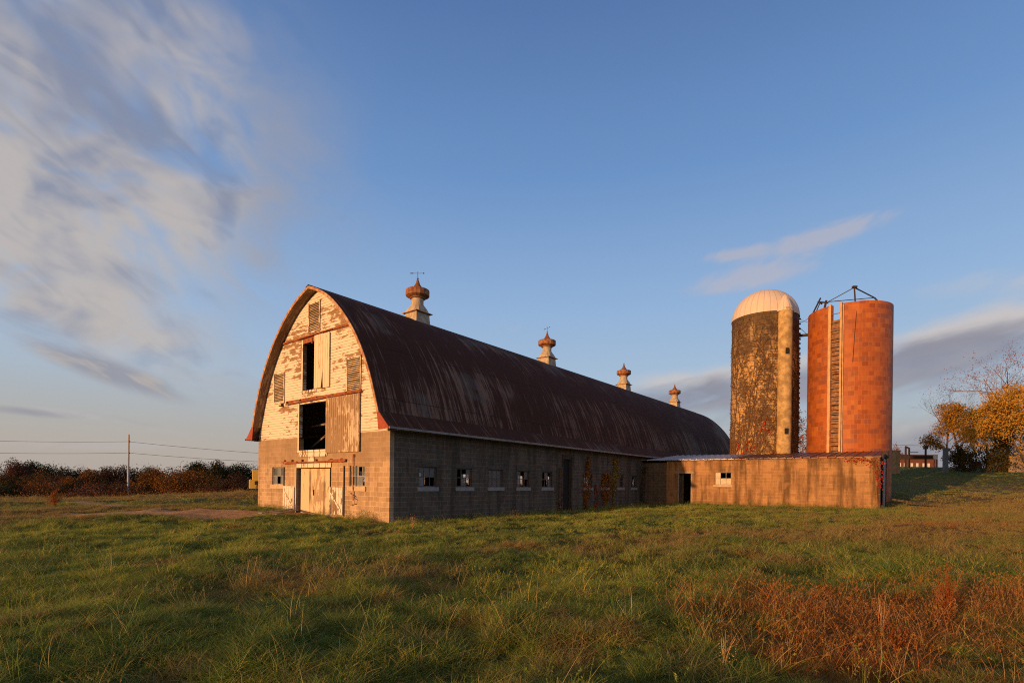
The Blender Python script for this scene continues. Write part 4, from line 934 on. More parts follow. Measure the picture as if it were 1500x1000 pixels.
# ------------------------------------------------------------------ GRASS (stuff): clumps of real blades instanced on points of the field
src = bpy.data.collections.new('grass_sources')      # not linked to the scene: only the source clumps live here
def grass_mat():
    m, k = new_mat('grass_blades')
    r = k.node('ShaderNodeNewGeometry').outputs['Random Per Island']
    dryA = at_(k, 'dry', 'INSTANCER'); redA = at_(k, 'red', 'INSTANCER'); tone = at_(k, 'tone', 'INSTANCER')
    g = k.ramp(r, [(0, (.12, .245, .045)), (.28, (.30, .40, .048)), (.50, (.20, .30, .07)), (.68, (.50, .45, .06)), (.84, (.62, .45, .09)), (1, (.80, .66, .34))])
    g = k.mix(tone, g, k.mix(.62, g, (.035, .115, .045)))
    d = k.ramp(r, [(0, (.26, .17, .06)), (.4, (.40, .28, .11)), (.7, (.20, .20, .05)), (1, (.52, .38, .18))])
    rd = k.ramp(r, [(0, (.34, .10, .035)), (.4, (.46, .17, .05)), (.7, (.24, .16, .05)), (1, (.56, .32, .14))])
    c = k.mix(k.ss(k.m('ADD', dryA, k.m('MULTIPLY', k.m('SUBTRACT', r, .5), .8)), .35, .75), g, d)
    c = k.mix(k.ss(k.m('ADD', redA, k.m('MULTIPLY', k.m('SUBTRACT', k.m('FRACT', k.m('MULTIPLY', r, 7.3)), .5), .8)), .35, .75), c, rd)
    df = k.node('ShaderNodeBsdfDiffuse', {'Color': c}); t = k.node('ShaderNodeBsdfTranslucent', {'Color': c})
    mx = k.node('ShaderNodeMixShader', {0: .32}); k.l.new(df.outputs[0], mx.inputs[1]); k.l.new(t.outputs[0], mx.inputs[2])
    o_ = k.node('ShaderNodeOutputMaterial'); k.l.new(mx.outputs[0], o_.inputs[0]); return m
M_grass = grass_mat()
def blades(n, rad, h0, h1, w, seed, lean=.5, droop=.5, seg=3, head=0):
    rs = np.random.RandomState(seed); V = []; Fc = []
    bx = rs.normal(0, rad*.5, n); by = rs.normal(0, rad*.5, n); h = rs.uniform(h0, h1, n); th = rs.uniform(0, 2*math.pi, n)
    ln = rs.uniform(.1, 1, n)*lean; dr = rs.uniform(.2, 1, n)*droop; ww = w*rs.uniform(.6, 1.3, n)
    ph = rs.uniform(0, 2*math.pi, n); out = []
    for s in range(seg+1):
        t = s/seg; hor = h*(ln*t+dr*t*t); ver = h*(t-.45*dr*t*t-.18*ln*t)
        cx = bx+np.cos(th)*hor; cy = by+np.sin(th)*hor; wd = ww*(1-t**1.6)*.5+.0007
        px_, py_ = np.cos(ph)*wd, np.sin(ph)*wd
        out.append(np.stack([cx-px_, cy-py_, ver], 1)); out.append(np.stack([cx+px_, cy+py_, ver], 1))
    V = np.stack(out, 1).reshape(-1, 3); m_ = 2*(seg+1); fs = []
    for s in range(seg): a = 2*s; fs.append(np.stack([np.arange(n)*m_+a, np.arange(n)*m_+a+1, np.arange(n)*m_+a+3, np.arange(n)*m_+a+2], 1))
    Fc = np.concatenate(fs)
    if head:
        hv = []; 
        for i in range(n):
            tip = (V[i*m_+m_-1]+V[i*m_+m_-2])/2; low = (V[i*m_+m_-4]+V[i*m_+m_-3])/2
            for j in range(head):
                f = rs.uniform(.35, 1.05); c = low+(tip-low)*f; s_ = h[i]*.028
                a = rs.normal(size=3); a /= np.linalg.norm(a); b = rs.normal(size=3); b -= a*(a@b); b /= np.linalg.norm(b)
                hv += [c-a*s_, c+b*s_*.3, c+a*s_, c-b*s_*.3]
        nb = len(V); hv = np.array(hv); V = np.concatenate([V, hv]); Fc = np.concatenate([Fc, np.arange(len(hv)).reshape(-1, 4)+nb])
    return V, Fc
def add_src(name, args):
    v, f = blades(*args[0], **args[1]); me = fast_mesh(name, v, f); me.materials.append(M_grass)
    o = bpy.data.objects.new(name, me); src.objects.link(o)
NEAR = 6; MID = 4; FAR = 3; SEED = 4; TALL = 3
for i in range(NEAR): add_src('grass_%02d' % i, ((110, .115, .06, .22, .0050, 100+i), dict(lean=.95, droop=1.15, seg=4)))
for i in range(MID): add_src('grass_%02d' % (6+i), ((64, .17, .07, .22, .011, 200+i), dict(lean=.7, droop=.8, seg=2)))
for i in range(FAR): add_src('grass_%02d' % (10+i), ((60, .55, .07, .20, .034, 300+i), dict(lean=.6, droop=.7, seg=2)))
for i in range(SEED): add_src('grass_%02d' % (13+i), ((12, .16, .28, .52, .0045, 400+i), dict(lean=.35, droop=.45, seg=5, head=14)))
for i in range(TALL): add_src('grass_%02d' % (17+i), ((16, .12, .18, .32, .006, 500+i), dict(lean=.5, droop=.8, seg=5)))

def scatter(n, y0, y1, xmax=1.02, power=1.0):
    """points in the camera's field of view between distances y0..y1 with area-uniform density"""
    rs = np.random.RandomState(int(y0*10+n) % 99991); y = np.sqrt(rs.uniform(y0*y0, y1*y1, n)); x = rs.uniform(-xmax, xmax, n)*y*1.0
    return x, y
P_all = []; rs = np.random.RandomState(77)
def keep_mask(x, y):
    u, v = UV2(x, y); px = 750+FPX*x/y
    k_ = ~((u > -.1) & (v > -.06) & (px > 366) & ~(v > BW+.15))
    k_ &= ~((u > -.1) & (u < 51) & (v > -.06) & (v < BW+.06))
    k_ &= ~((u > AU0-.1) & (v > -14.9) & (px < 1302))
    return k_
def add(x, y, kinds, s0, s1, tilt=.25):
    m_ = keep_mask(x, y); x, y = x[m_], y[m_]; n = len(x); z = terrain(x, y); d, r, di = ground_masks(x, y)
    sel = rs.uniform(0, 1, n) > di*1.0; x, y, z, d, r = x[sel], y[sel], z[sel], d[sel], r[sel]; n = len(x)
    hgt = .50+.8*vnoise(x, y, .45, 7)**1.3*(.6+.7*vnoise(x, y, 2.6, 8)); u, v = UV2(x, y)
    lawn = np.clip((y-33)/12, 0, 1)*(x > 15); hgt = hgt*(1-.55*lawn)*(1-.30*np.clip((y-9)/8, 0, 1))
    sc = rs.uniform(s0, s1, n)*hgt
    wind = 2.2*vnoise(x, y, 5., 12)-.6
    rot = np.stack([rs.normal(0, tilt, n), rs.normal(.12, tilt, n), rs.uniform(0, 6.28, n)], 1)
    tone = np.clip((.4*vnoise(x, y, 1.7, 9)+.35*vnoise(x, y, .5, 10)+.25*rs.uniform(0, 1, n))*3.2-1.15, 0, 1)
    d = np.clip(d+np.clip(vnoise(x, y, .55, 14)-.60, 0, 1)*2.4+np.clip(vnoise(x, y, 1.9, 15)-.62, 0, 1)*1.6+rs.uniform(-.28, .28, n), 0, 1); hgt = hgt*(1.1-.35*tone)
    ki = np.array(kinds)[rs.randint(0, len(kinds), n)]
    P_all.append((np.stack([x, y, z-.01], 1), sc, rot, ki, d, r, tone))
near_k = list(range(0, 6)); mid_k = list(range(6, 10)); far_k = list(range(10, 13)); seed_k = list(range(13, 17)); tall_k = list(range(17, 20))
for n, a, b, kk, s0, s1 in ((9500, 3.0, 9, near_k, .55, .95), (14000, 9, 17, near_k+mid_k, .7, 1.15), (26000, 17, 34, mid_k, .85, 1.35), (22000, 34, 75, far_k, .8, 1.2), (6000, 75, 110, far_k, .9, 1.5), (160, 3, 9, tall_k, .5, .9), (500, 9, 24, tall_k, .7, 1.1)):
    x, y = scatter(n, a, b, 1.06); add(x, y, kk, s0, s1)
def build_points(name, parts, label, category, group=None):
    co = np.concatenate([p[0] for p in parts]); me = bpy.data.meshes.new(name); me.vertices.add(len(co)); me.vertices.foreach_set('co', co.astype(np.float32).ravel())
    for nm, i, typ in (('scl', 1, 'FLOAT'), ('rot', 2, 'FLOAT_VECTOR'), ('kind', 3, 'INT'), ('dry', 4, 'FLOAT'), ('red', 5, 'FLOAT'), ('tone', 6, 'FLOAT')):
        a = me.attributes.new(nm, typ, 'POINT'); arr = np.concatenate([p[i] for p in parts])
        if typ == 'FLOAT_VECTOR': a.data.foreach_set('vector', arr.astype(np.float32).ravel())
        elif typ == 'INT': a.data.foreach_set('value', arr.astype(np.int32))
        else: a.data.foreach_set('value', arr.astype(np.float32))
    o = bpy.data.objects.new(name, me); col.objects.link(o); me.materials.append(M_grass)
    ng = bpy.data.node_groups.new(name+'_nodes', 'GeometryNodeTree')
    ng.interface.new_socket('Geometry', in_out='INPUT', socket_type='NodeSocketGeometry'); ng.interface.new_socket('Geometry', in_out='OUTPUT', socket_type='NodeSocketGeometry')
    N = ng.nodes; gi = N.new('NodeGroupInput'); go = N.new('NodeGroupOutput'); ip = N.new('GeometryNodeInstanceOnPoints'); ci = N.new('GeometryNodeCollectionInfo')
    ci.inputs['Collection'].default_value = src; ci.inputs['Separate Children'].default_value = True; ci.inputs['Reset Children'].default_value = True
    ip.inputs['Pick Instance'].default_value = True
    def na(nm, typ):
        n = N.new('GeometryNodeInputNamedAttribute'); n.data_type = typ; n.inputs[0].default_value = nm; return n.outputs[0]
    L = ng.links; L.new(gi.outputs[0], ip.inputs['Points']); L.new(ci.outputs[0], ip.inputs['Instance']); L.new(na('kind', 'INT'), ip.inputs['Instance Index'])
    e2r = N.new('FunctionNodeEulerToRotation'); L.new(na('rot', 'FLOAT_VECTOR'), e2r.inputs[0]); L.new(e2r.outputs[0], ip.inputs['Rotation'])
    L.new(na('scl', 'FLOAT'), ip.inputs['Scale']); L.new(ip.outputs[0], go.inputs[0])
    md_ = o.modifiers.new('scatter', 'NODES'); md_.node_group = ng
    tag(o, label, category, group, 'stuff'); return o
build_points('grass', P_all, 'rough green autumn grass covering the field in front of the barn', 'grass')
# dry seed-head grass, thickest in the rusty and tan patches
P_all = []
x, y = scatter(9000, 3.2, 14, 1.06); d, r, di = ground_masks(x, y); m_ = rs.uniform(0, 1, len(x)) < (.016+.48*r+.10*d); x, y = x[m_], y[m_]
add(x, y, seed_k, .8, 1.25, .2)
x, y = scatter(16000, 14, 40, 1.06); d, r, di = ground_masks(x, y); m_ = rs.uniform(0, 1, len(x)) < (.01+.35*r+.2*d); x, y = x[m_], y[m_]
add(x, y, seed_k, .9, 1.4, .2)
# a taller fringe along the foot of the walls
fr = []
for i in range(1700):
    t = rs.uniform(0, 1)
    if t < .25: p_ = W2(-rs.uniform(.05, .5), rs.uniform(0, 11))
    elif t < .65: p_ = W2(rs.uniform(0, 24), -rs.uniform(.1, .6))
    else: p_ = W2(AU0-rs.uniform(.1, .6), -rs.uniform(.2, 15.2))
    fr.append(p_)
fr = np.array(fr); add(fr[:, 0], fr[:, 1], tall_k+seed_k[:2], .6, 1.5, .2)
build_points('dry_grass', P_all, 'dry seed-head grass and rusty weeds standing through the green field', 'dry grass')

# tall single weeds in the right foreground
M_weed = leaf_mat('rusty_weed', [(0, (.24, .07, .025)), (.5, (.34, .11, .035)), (1, (.18, .06, .02))], .25)
M_tan = leaf_mat('tan_stalk', [(0, (.42, .27, .12)), (.5, (.52, .34, .16)), (1, (.34, .20, .09))], .2)
def weed(name, px, py, h, spread, n_st, n_lf, mat, label, seed, lsize=.020, group=None):
    rs = random.Random(seed); a, b = ray(px, py); t = None; Y = 3.0      # walk along the ground to find the foot
    while Y < 60 and tz(a*Y, Y) < b*Y+CAMZ: Y += .05
    x0, y0 = a*Y, Y; z0 = tz(x0, y0); e = empty(name, (x0, y0, z0), label, 'weed', 0, group); mb = MB(); lf = []
    for i in range(n_st):
        th = rs.uniform(0, 6.28); ln = rs.uniform(.0, spread); hh = h*rs.uniform(.55, 1.0); q = []
        for j in range(6):
            f = j/5; q.append(Vector((math.cos(th)*ln*f**1.5+rs.gauss(0, .006), math.sin(th)*ln*f**1.5+rs.gauss(0, .006), hh*f)))
        mb.tube(q, [.004*(1-.7*j/5)+.001 for j in range(6)], 4, cap=False)
        for _ in range(n_lf):
            f = rs.uniform(.30, 1.02); c = q[0].lerp(q[-1], min(1, f)); w = (1.05-f)*.35*spread+.015; lf.append((c.x+rs.gauss(0, w), c.y+rs.gauss(0, w), c.z+rs.gauss(0, .03)))
    mb.build('stems', mat, e); v, f = leaves_mesh(lf, lsize, seed=seed, aspect=.4); link('seed_heads', fast_mesh('seed_heads', v, f), mat, e)
weed('rusty_weed', 1385, 925, .82, .15, 16, 90, M_weed, 'tall rust-red feathery weed standing in the right foreground', 1)
weed('rusty_weed', 1212, 885, .34, .2, 12, 40, M_weed, 'low rust-red weed clump left of the tall feathery one in the right foreground', 2)
weed('rusty_weed', 1312, 960, .34, .16, 9, 40, M_weed, 'small rust-red weed in front and left of the tall feathery one', 6)
weed('dry_stalk', 1292, 935, .62, .10, 3, 26, M_tan, 'tan seed stalk standing alone in the rusty patch of the foreground', 3, .018)
weed('dry_stalk', 1060, 985, .40, .12, 6, 30, M_tan, 'tan seed stalks at the bottom edge left of the rusty patch', 4, .016)
weed('dry_stalk', 604, 776, .50, .12, 6, 30, M_tan, 'dry tan weed in front of the first side window near the barn corner', 5, .035)
weed('rusty_weed', 80, 742, 1.0, .5, 18, 45, M_weed, 'orange-rust weed bush by the bare track at the far left', 7, .07)

# ------------------------------------------------------------------ TREES
M_bark = mat_simple('bark', (.13, .085, .06), .95, .4, 4.)
M_barkp = mat_simple('pale_bark', (.30, .19, .14), .95, .4, 4.)
def tree(name, x, y, h, label, cat, seed, leaf=None, nleaf=4000, lsize=.2, spread=.42, trunk=.02, first=.22, levels=4, bark=None, group=None, lean=(0, 0), up=.35, leafz=0., ntr=1, twig=True, z0=None):
    rs = random.Random(seed); nr = np.random.RandomState(seed); zb = (tz(x, y) if z0 is None else z0)-.15
    e = empty(name, (x, y, zb), label, cat, 0, group); mb = MB(); tips = []
    def grow(p, d, L, r, lv):
        n = 4 if lv > 1 else 3; q = [p]; rr = [r]
        for i in range(n):
            d = (d+Vector((rs.gauss(0, .16), rs.gauss(0, .16), rs.gauss(0, .10)+.05*up*lv))).normalized(); p = p+d*(L/n); q.append(p); rr.append(r*(1-.62*(i+1)/n))
            if lv <= 2: tips.append((p.copy(), lv))
        mb.tube(q, rr, 7 if lv >= levels else (5 if lv > 2 else 3), cap=False)
        if lv == 0: return
        nb = {4: 7, 3: 5, 2: 4, 1: 3}.get(lv, 6)
        for i in range(nb):
            f = (first if lv == levels else .25)+(1-(first if lv == levels else .25))*(i+rs.random()*.6)/nb; ii = min(n-1, int(f*n)); pt = q[ii].lerp(q[ii+1], f*n-ii) if f < 1 else q[-1]
            th = rs.uniform(0, 6.28)+i*2.4; out = Vector((math.cos(th), math.sin(th), 0)); ax = (q[ii+1]-q[ii]).normalized(); side = (out-ax*out.dot(ax))
            if side.length < .1: continue
            side.normalize(); k_ = spread+rs.uniform(-.08, .15); dd = (ax*(1-k_)+side*k_*1.3+Vector((0, 0, .12*up))).normalized()
            grow(pt, dd, L*rs.uniform(.48, .72)*(1.15-.35*f), max(.008, rr[ii]*rs.uniform(.42, .6)), lv-1)
    for i in range(ntr):
        d0 = Vector((lean[0]+(rs.gauss(0, .3) if ntr > 1 else 0), lean[1]+(rs.gauss(0, .3) if ntr > 1 else 0), 1)).normalized()
        grow(Vector((rs.gauss(0, .3) if ntr > 1 else 0, 0, 0)), d0, h*.62, h*trunk, levels)
    mb.build('trunk', bark or M_bark, e)
    if leaf:
        T = [t for t, lv in tips if t.z > leafz*h]; idx_ = nr.randint(0, len(T), nleaf); P = np.array([T[i] for i in idx_])+nr.normal(0, lsize*1.5, (nleaf, 3)); v, f = leaves_mesh(P, lsize, seed=seed); link('crown', fast_mesh('crown', v, f), leaf, e)
    return e
L_or = leaf_mat('orange_maple_leaves', [(0, (.46, .22, .03)), (.35, (.60, .33, .055)), (.7, (.32, .20, .035)), (1, (.66, .44, .10))], .3)
L_yg = leaf_mat('yellow_olive_leaves', [(0, (.13, .12, .025)), (.4, (.26, .17, .03)), (.75, (.10, .10, .02)), (1, (.40, .24, .05))], .3)
L_dk = leaf_mat('dark_hedge_leaves', [(0, (.03, .035, .012)), (.5, (.06, .055, .018)), (1, (.11, .075, .025))], .2)
L_rb = leaf_mat('red_brown_leaves', [(0, (.16, .05, .03)), (.5, (.26, .09, .045)), (1, (.12, .05, .03))], .2)
def gpos(px, Y): a, b = ray(px, 690); return a*Y, Y
TG = 'trees along the yard on the right'
x, y = gpos(1505, 66); tree('maple_tree', x, y, 14.2, 'orange-leaved maple at the right edge of the yard, brightest tree', 'tree', 31, L_or, 20000, .22, .5, up=.5, first=.2)
x, y = gpos(1449, 82); tree('maple_tree', x, y, 13.2, 'yellow-olive tree in the middle of the right-hand group', 'tree', 32, L_yg, 17000, .22, .5, first=.12)
x, y = gpos(1411, 86); tree('maple_tree', x, y, 12.2, 'orange and olive tree above the grey-blue slab on the right', 'tree', 44, leaf_mat('orange_olive_leaves', [(0, (.45, .20, .03)), (.4, (.52, .27, .05)), (.7, (.20, .14, .03)), (1, (.12, .11, .03))], .3), 15000, .22, .46, first=.32)
x, y = gpos(1480, 92); tree('bare_tree', x, y, 22., 'tall bare reddish tree rising behind the orange maple', 'tree', 34, None, spread=.42, levels=4, bark=M_barkp, trunk=.015, first=.3)
x, y = gpos(1512, 86); tree('bare_tree', x, y, 25., 'bare reddish tree at the very right edge with fine upper twigs', 'tree', 35, L_rb, 1500, .16, .4, levels=4, bark=M_barkp, trunk=.014, first=.35, leafz=.5)
x, y = gpos(1388, 88); tree('bare_tree', x, y, 15.5, 'leafless leaning tree with long thin branches right of the tile silo', 'tree', 39, None, spread=.36, levels=4, bark=M_bark, trunk=.013, first=.3, lean=(-.12, 0), up=.7)
for i, (px, Y, h, lab) in enumerate(((1414, 84, 4.8, 'dark shrub at the foot of the orange and olive tree'), (1442, 80, 5.2, 'dark shrub below the yellow-olive tree'), (1466, 80, 4.6, 'dark tangled shrub just left of the stone wall'))):
    x, y = gpos(px, Y); tree('shrub', x, y, h, lab, 'shrub', 50+i, L_dk, 3600, .22, .6, first=.02, levels=3, ntr=4, trunk=.02)
x, y = gpos(1172, 95); tree('bare_tree', x, y, 12.5, 'reddish bare tree seen low in the gap between the two silos', 'tree', 61, L_rb, 2500, .25, .5, levels=4, bark=M_barkp, first=.2)
x, y = gpos(1312, 150); tree('bare_tree', x, y, 7.0, 'small reddish tree low behind the yard just right of the tile silo', 'tree', 62, L_rb, 1800, .3, .5, levels=3, bark=M_barkp, first=.2)

# ---- tree line on the left: individual trees, then the mass of the far wood
LV = {'ev': leaf_mat('dark_evergreen', [(0, (.014, .020, .012)), (.6, (.024, .032, .016)), (1, (.036, .042, .020))], .1),
      'or': leaf_mat('rust_orange_tree', [(0, (.15, .070, .024)), (.6, (.22, .105, .032)), (1, (.10, .050, .022))], .2),
      'br': leaf_mat('brown_oak', [(0, (.062, .034, .022)), (.6, (.090, .050, .030)), (1, (.045, .027, .019))], .15),
      'rd': leaf_mat('dull_red_tree', [(0, (.10, .048, .034)), (.6, (.14, .068, .046)), (1, (.07, .038, .028))], .2),
      'gr': leaf_mat('olive_tree', [(0, (.038, .036, .015)), (.6, (.058, .05, .02)), (1, (.07, .055, .02))], .2)}
def crown_pts(rs, n, rx, rz, cz, lob=7):
    """points on and in a lobed crown"""
    L = [(np.clip(rs.normal(0, rx*.4), -rx*.6, rx*.6), np.clip(rs.normal(0, rx*.4), -rx*.6, rx*.6), cz+np.clip(rs.normal(0, rz*.4), -rz*.6, rz*.45), rs.uniform(.42, .62)) for _ in range(lob+2)]; lob += 2; out = []
    for i in range(n):
        l = L[rs.randint(0, lob)]; d = rs.normal(size=3); d /= np.linalg.norm(d); rr = rs.uniform(.15, .95)**.7
        out.append((l[0]+d[0]*rx*l[3]*rr, l[1]+d[1]*rx*l[3]*rr, l[2]+d[2]*rz*l[3]*rr))
    return out
def far_tree(name, px, pytop, Y, w, kind, label, seed, n=900, ls=.6, group=None, low=.25):
    a, b = ray(px, pytop); x, y = a*Y, Y; zt = b*Y+CAMZ; zb = tz(x, y); h = zt-zb; rs = np.random.RandomState(seed)
    e = empty(name, (x, y, zb), label, 'tree', 0, group); mb = MB(); q = [Vector((0, 0, -.5)), Vector((.1, 0, h*.4)), Vector((0, .1, h*.85))]; mb.tube(q, [h*.028, h*.02, h*.005], 6)
    for i in range(7):
        t = rs.uniform(0, 6.28); z_ = h*rs.uniform(.3, .6); mb.tube([Vector((0, 0, z_)), Vector((math.cos(t)*w*.3, math.sin(t)*w*.3, z_+h*.2))], [h*.012, h*.004], 4)
    mb.build('trunk', M_bark, e); pts = crown_pts(rs, n, w/2, h*(1-low)/2, h*(1+low)/2*.96); v, f = leaves_mesh(pts, ls, seed=seed); link('crown', fast_mesh('crown', v, f), LV[kind], e); return e
for i, (px, pt, Y, w, kd, lab) in enumerate([
    (265, 684, 95, 11, 'or', 'rust-orange round tree, nearest in the left tree line'), (282, 671, 140, 10, 'ev', 'dark evergreen left of the dull red tree on the skyline'), (303, 668, 150, 9, 'rd', 'dull red tree between two dark trees on the left skyline'),
    (322, 669, 140, 11, 'ev', 'dark round-topped tree right of the dull red one'), (357, 671, 150, 14, 'ev', 'dark evergreen beside the barn on the left'), (340, 686, 110, 9, 'br', 'brown tree between the dark round tree and the barn'),
    (28, 666, 165, 9, 'rd', 'thin reddish bare-looking tree top at the far left'), (45, 669, 170, 8, 'ev', 'small dark tree next to the reddish tree top at the far left'), (152, 675, 170, 13, 'br', 'brown domed oak left of the power pole'),
    (173, 677, 165, 9, 'br', 'small brown oak just left of the power pole'), (128, 683, 140, 10, 'or', 'orange-brown tree in the left tree line between the far-left trees and the oaks'), (208, 677, 175, 12, 'gr', 'olive tree just right of the power pole'),
    (238, 680, 150, 11, 'or', 'muted orange tree right of the olive one'), (100, 677, 180, 14, 'ev', 'dark broad tree in the middle of the far-left skyline'), (70, 672, 180, 14, 'ev', 'dark broad tree on the far-left skyline')]):
    far_tree('evergreen_tree' if kd == 'ev' else 'autumn_tree', px, pt, Y, w, kd, lab, 700+i, 10000, .24 if Y < 120 else .34, 'single trees of the left tree line')
rs2 = np.random.RandomState(9); allv = []; allf = []; mi = []; nb = 0; kinds = ['br', 'ev', 'rd', 'or', 'gr', 'br', 'br', 'ev']
for i in range(95):
    px = rs2.uniform(-160, 400); Y = rs2.uniform(105, 200); a, b = ray(px, rs2.uniform(679, 694) if Y > 140 else rs2.uniform(694, 707)); x, y = a*Y, Y; zt = b*Y+CAMZ; zb = tz(x, y); h = max(2.5, zt-zb); w = rs2.uniform(7, 13)
    pts = np.array(crown_pts(rs2, 2600, w/2, h*.5, h*.5, 5))+np.array([x, y, zb]); v, f = leaves_mesh(pts, .31, seed=i); allv.append(v); allf.append(f+nb); nb += len(v); mi += [kinds[rs2.randint(0, 8)]]*len(f)
for (px0, px1, Y0, Y1, n, top) in ((-200, 400, 225, 300, 60, 676), (380, 1090, 250, 300, 40, 690), (1420, 1640, 230, 330, 30, 684)):
    for i in range(n):
        px = px0+(px1-px0)*(i+.5)/n; Y = rs2.uniform(Y0, Y1); a, b = ray(px, top+rs2.uniform(-3, 5)); x, y = a*Y, Y; zt = b*Y+CAMZ; zb = tz(x, y)-1; h = max(3, zt-zb)
        pts = np.array(crown_pts(rs2, 1100, 9, h*.5, h*.5, 5))+np.array([x, y, zb]); v, f = leaves_mesh(pts, .62, seed=i); allv.append(v); allf.append(f+nb); nb += len(v); mi += [['ev', 'br'][rs2.randint(0, 2)]]*len(f)
me = fast_mesh('woodland', np.concatenate(allv), np.concatenate(allf)); ks = list(LV); me.polygons.foreach_set('material_index', [ks.index(q) for q in mi])
wd = link('woodland', me, [LV[q] for q in ks]); tag(wd, 'dark autumn wood forming the low skyline on the left', 'woodland', None, 'stuff')
# brush band between field and wood
rs3 = np.random.RandomState(12); N3 = 6500; px = rs3.uniform(-120, 366, N3); Y = rs3.uniform(50, 92, N3); x = (px-750)/FPX*Y; pts = []; z = terrain(x, Y); cl = vnoise(x, Y, 6, 20)
for i in range(N3):
    hh = .4+2.6*cl[i]**1.6*(1 if Y[i] > 58 else .5)
    for _ in range(7): pts.append((x[i]+rs3.normal(0, .4), Y[i]+rs3.normal(0, .4), z[i]+abs(rs3.normal(0, .45))*hh))
v, f = leaves_mesh(pts, .19, seed=5, aspect=.4); br = link('brush', fast_mesh('brush', v, f), leaf_mat('rusty_brush', [(0, (.13, .048, .022)), (.4, (.20, .08, .03)), (.7, (.08, .04, .022)), (1, (.28, .15, .06))], .2))
tag(br, 'band of rusty brown brush between the field and the left wood', 'brush', None, 'stuff')

# ------------------------------------------------------------------ BACKGROUND OBJECTS
def pole(px, pytop, Y, zb=None):
    a, b = ray(px, pytop); x = a*Y; z = tz(x, Y); return x, Y, z, b*Y+CAMZ
x, y, z, zt = pole(188.6, 636, 118)
pp = empty('power_pole', (x, y, z), 'single tall grey power pole on the left skyline', 'power pole'); mb = MB(); mb.tube([(0, 0, -.5), (0, 0, zt-z)], [.26, .17], 8); mb.build('pole', mat_simple('pole_grey_wood', (.55, .48, .42), .9, .2, 2.), pp)
mb = MB(); mb.box((-.1, -.1, zt-z-1.75), (.3, .1, zt-z-1.45)); mb.box((-.1, -.1, zt-z-4.3), (.25, .1, zt-z-4.05)); mb.build('insulator', M_iron, pp)
def cable(pts, r, label, group='power cables across the sky'):
    mb = MB(); q = []
    for i in range(len(pts)-1):
        p0, p1 = pts[i], pts[i+1]
        for j in range(10):
            t = j/10; q.append(p0.lerp(p1, t)-Vector((0, 0, 4*t*(1-t)*(p1-p0).length*.008)))
    mb.tube(q+[pts[-1]], r, 4, cap=False); o = mb.build('power_cable', M_iron); tag(o, label, 'cable', group); return o
cable([at(-140, 640.5, 118), at(188.6, 646.5, 118), at(460, 668, 122)], .035, 'upper of the two power cables running across the left sky')
cable([at(-140, 659, 118), at(188.6, 663, 118), at(460, 679, 122)], .035, 'lower of the two power cables running across the left sky')
cable([at(1290, 650.5, 120), at(1440, 652, 120)], .03, 'thin cable in the sky right of the tile silo')
# yellow machine behind the barn's left corner
M_yel = mat_simple('yellow_machine_paint', (.92, .60, .10), .45, .2, 2., spec=.5)
Yd = 46; a, b = ray(374.5, 700); mx_, my_ = a*Yd, Yd; mz = tz(mx_, my_)
ym = empty('loader', (mx_, my_, mz), 'yellow loader parked behind the left corner of the barn', 'loader', R(28))
def zpx(py, Y): return ray(370, py)[1]*Y+CAMZ-mz
z0, z1, z2 = zpx(715, Yd), zpx(702, Yd), zpx(687.5, Yd)
mb = MB(); mb.box((-.25, -.5, z1), (2.4, .7, z2)); mb.build('cab', M_yel, ym)
mb = MB(); mb.box((-.50, -.75, z0), (3.0, .9, z1-.01)); mb.build('body', M_yel, ym)
mb = MB(); mb.box((-.1, -.78, z1-.45), (.5, -.752, z1-.12)); mb.build('grille', M_iron, ym)
for wx in (.35, 2.4):
    mb = MB(); n = 16; mb.lathe([(0, -.2), (.38, -.2), (.45, -.12), (.45, .12), (.38, .2), (0, .2)], n=16); w_ = mb.build('wheel', M_iron, ym); w_.rotation_euler = (R(90), 0, 0); w_.location = (wx, -.55, .42)
# boards lying on the grass by the main door
for i, (p0, p1, lab, w) in enumerate([((381, 755), (428, 748.5), 'long pale board lying in the grass left of the main door', .16), ((402, 757), (436, 750), 'shorter weathered board beside the long one on the grass', .2)]):
    def gp(px, py):
        a, b = ray(px, py); Y = 15
        while tz(a*Y, Y) < b*Y+CAMZ: Y += .05
        return Vector((a*Y, Y, tz(a*Y, Y)+.12))
    mb = MB(); mb.bar(gp(*p0), gp(*p1), w, .04); o = mb.build('board', M_drip if i == 0 else M_beam); tag(o, lab, 'board', 'boards lying in the grass')
# right-hand yard
M_brick = mat_simple('red_brick', (.20, .075, .05), .9, .3, 2.)
M_white = mat_simple('white_paint', (.8, .76, .7), .6, .1, 2.)
Yb = 135; bl = at(1300, 690, Yb); br_ = at(1374, 690, Yb); bz = min(tz(bl.x, Yb), tz(br_.x, Yb))
bb = empty('brick_building', (bl.x, Yb, bz), 'low brick building with white windows and dark roof band beyond the yard', 'building'); W_ = br_.x-bl.x
def zz(py, Y, px=1340): return ray(px, py)[1]*Y+CAMZ
hb = zz(672, Yb)-bz
mb = MB(); mb.box((0, 0, -1), (W_, 9, hb)); mb.build('wall', M_brick, bb)
mb = MB(); mb.box((1.5, -.4, hb), (W_-.6, 9.4, zz(667.3, Yb)-bz)); mb.box((1.5, -.5, zz(667.3, Yb)-bz), (W_-.6, 9.5, zz(665.6, Yb)-bz)); mb.build('roof', M_iron, bb)
for px in (1318, 1325.5, 1335.5, 1343.5, 1352.8, 1360.2):
    p_ = at(px, 680, Yb); mb = MB(); x_ = p_.x-bl.x; mb.box((x_-.28, -.08, zz(684, Yb)-bz), (x_+.28, -.005, zz(678, Yb)-bz)); mb.build('window', M_white, bb)
Yf = 92; f0 = at(1326.5, 690, Yf); fz = tz(f0.x, Yf)
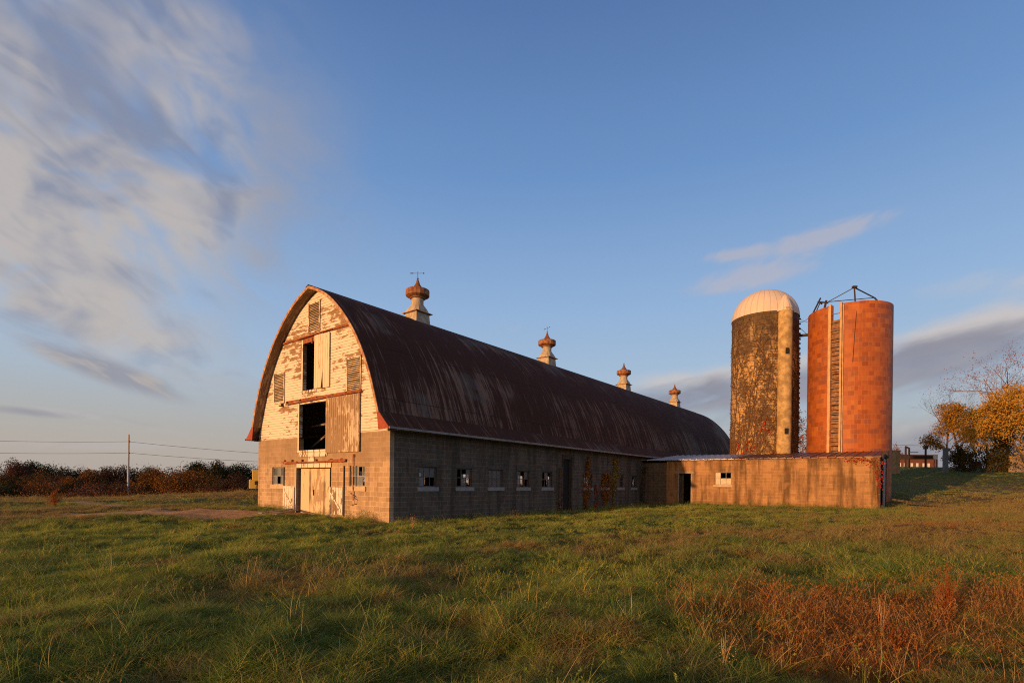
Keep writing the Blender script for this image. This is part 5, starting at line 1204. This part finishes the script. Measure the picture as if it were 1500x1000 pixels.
sf = empty('steel_frame', (f0.x, Yf, fz), 'dark steel post-and-beam yard frame in front of the brick building', 'steel frame')
def fp(px, py, dY=0): p_ = at(px, py, Yf+dY); return Vector((p_.x-f0.x, dY, p_.z-fz))
for (px, pt, dY) in ((1326.8, 653.5, 0), (1331.8, 656.5, 3), (1356, 655, 1)):
    mb = MB(); t_ = fp(px, pt, dY); mb.box((t_.x-.11, dY-.11, -.4), (t_.x+.11, dY+.11, t_.z)); mb.build('post', M_iron, sf)
for (a_, b_, w, h) in (((1326.2, 653.6), (1332.4, 656.6), .2, .22), ((1331, 662.2), (1345, 662.3), .12, .12), ((1330.5, 669.3), (1366, 669.3), .2, .5), ((1353.5, 655), (1358.5, 655), .4, .6)):
    mb = MB(); mb.bar(fp(*a_), fp(*b_)+Vector((0, .02, 0)), w, h); mb.build('beam', M_iron, sf)
def board(name, px0, px1, py0, py1, Y, th, mat, label, cat, rz=0, legs=False):
    a = at(px0, py1, Y); b = at(px1, py0, Y); zb = tz((a.x+b.x)/2, Y); e = empty(name, ((a.x+b.x)/2, Y, zb), label, cat, rz); w = (b.x-a.x)/2
    mb = MB(); mb.box((-w, -th/2, (a.z if legs else zb-.3)-zb), (w, th/2, b.z-zb)); mb.build('panel', mat, e)
    mb = MB(); mb.box((-w-.05, -th/2-.03, b.z-zb+.003), (w+.05, th/2+.03, b.z-zb+.07)); mb.build('cap', mat, e)
    if legs:
        for s in (-1, 1): mb = MB(); mb.box((s*w*.6-.05, th/2+.01, -.3), (s*w*.6+.05, th/2+.08, b.z-zb-.1)); mb.build('post', M_iron, e)
board('sign_board', 1367.8, 1373.6, 665.7, 672.3, 100, .08, M_white, 'small blank cream board on posts right of the steel frame', 'board', 0, True)
board('concrete_slab', 1381, 1389, 656.5, 690, 79, .25, mat_simple('blue_grey_metal', (.13, .165, .20), .7, .2, 2.), 'tall blue-grey slab standing under the orange tree', 'slab', R(10))
board('feed_bin', 1308, 1314.5, 660, 690, 80, 1.2, mat_simple('tan_wall', (.30, .24, .15), .9, .3, 2.), 'narrow tan wall end just right of the tile silo', 'wall')
board('stone_wall', 1479.5, 1560, 667.5, 690, 78, .5, mat_block('rough_stone', (.42, .30, .19), (.32, .22, .14), (.25, .18, .12), .4, .1, 3.), 'short pale stone wall at the right edge below the orange maple', 'wall')
board('shed_wall', 1420, 1436, 676, 690, 90, .3, M_brick, 'low reddish brick wall glimpsed under the trees on the right', 'wall')
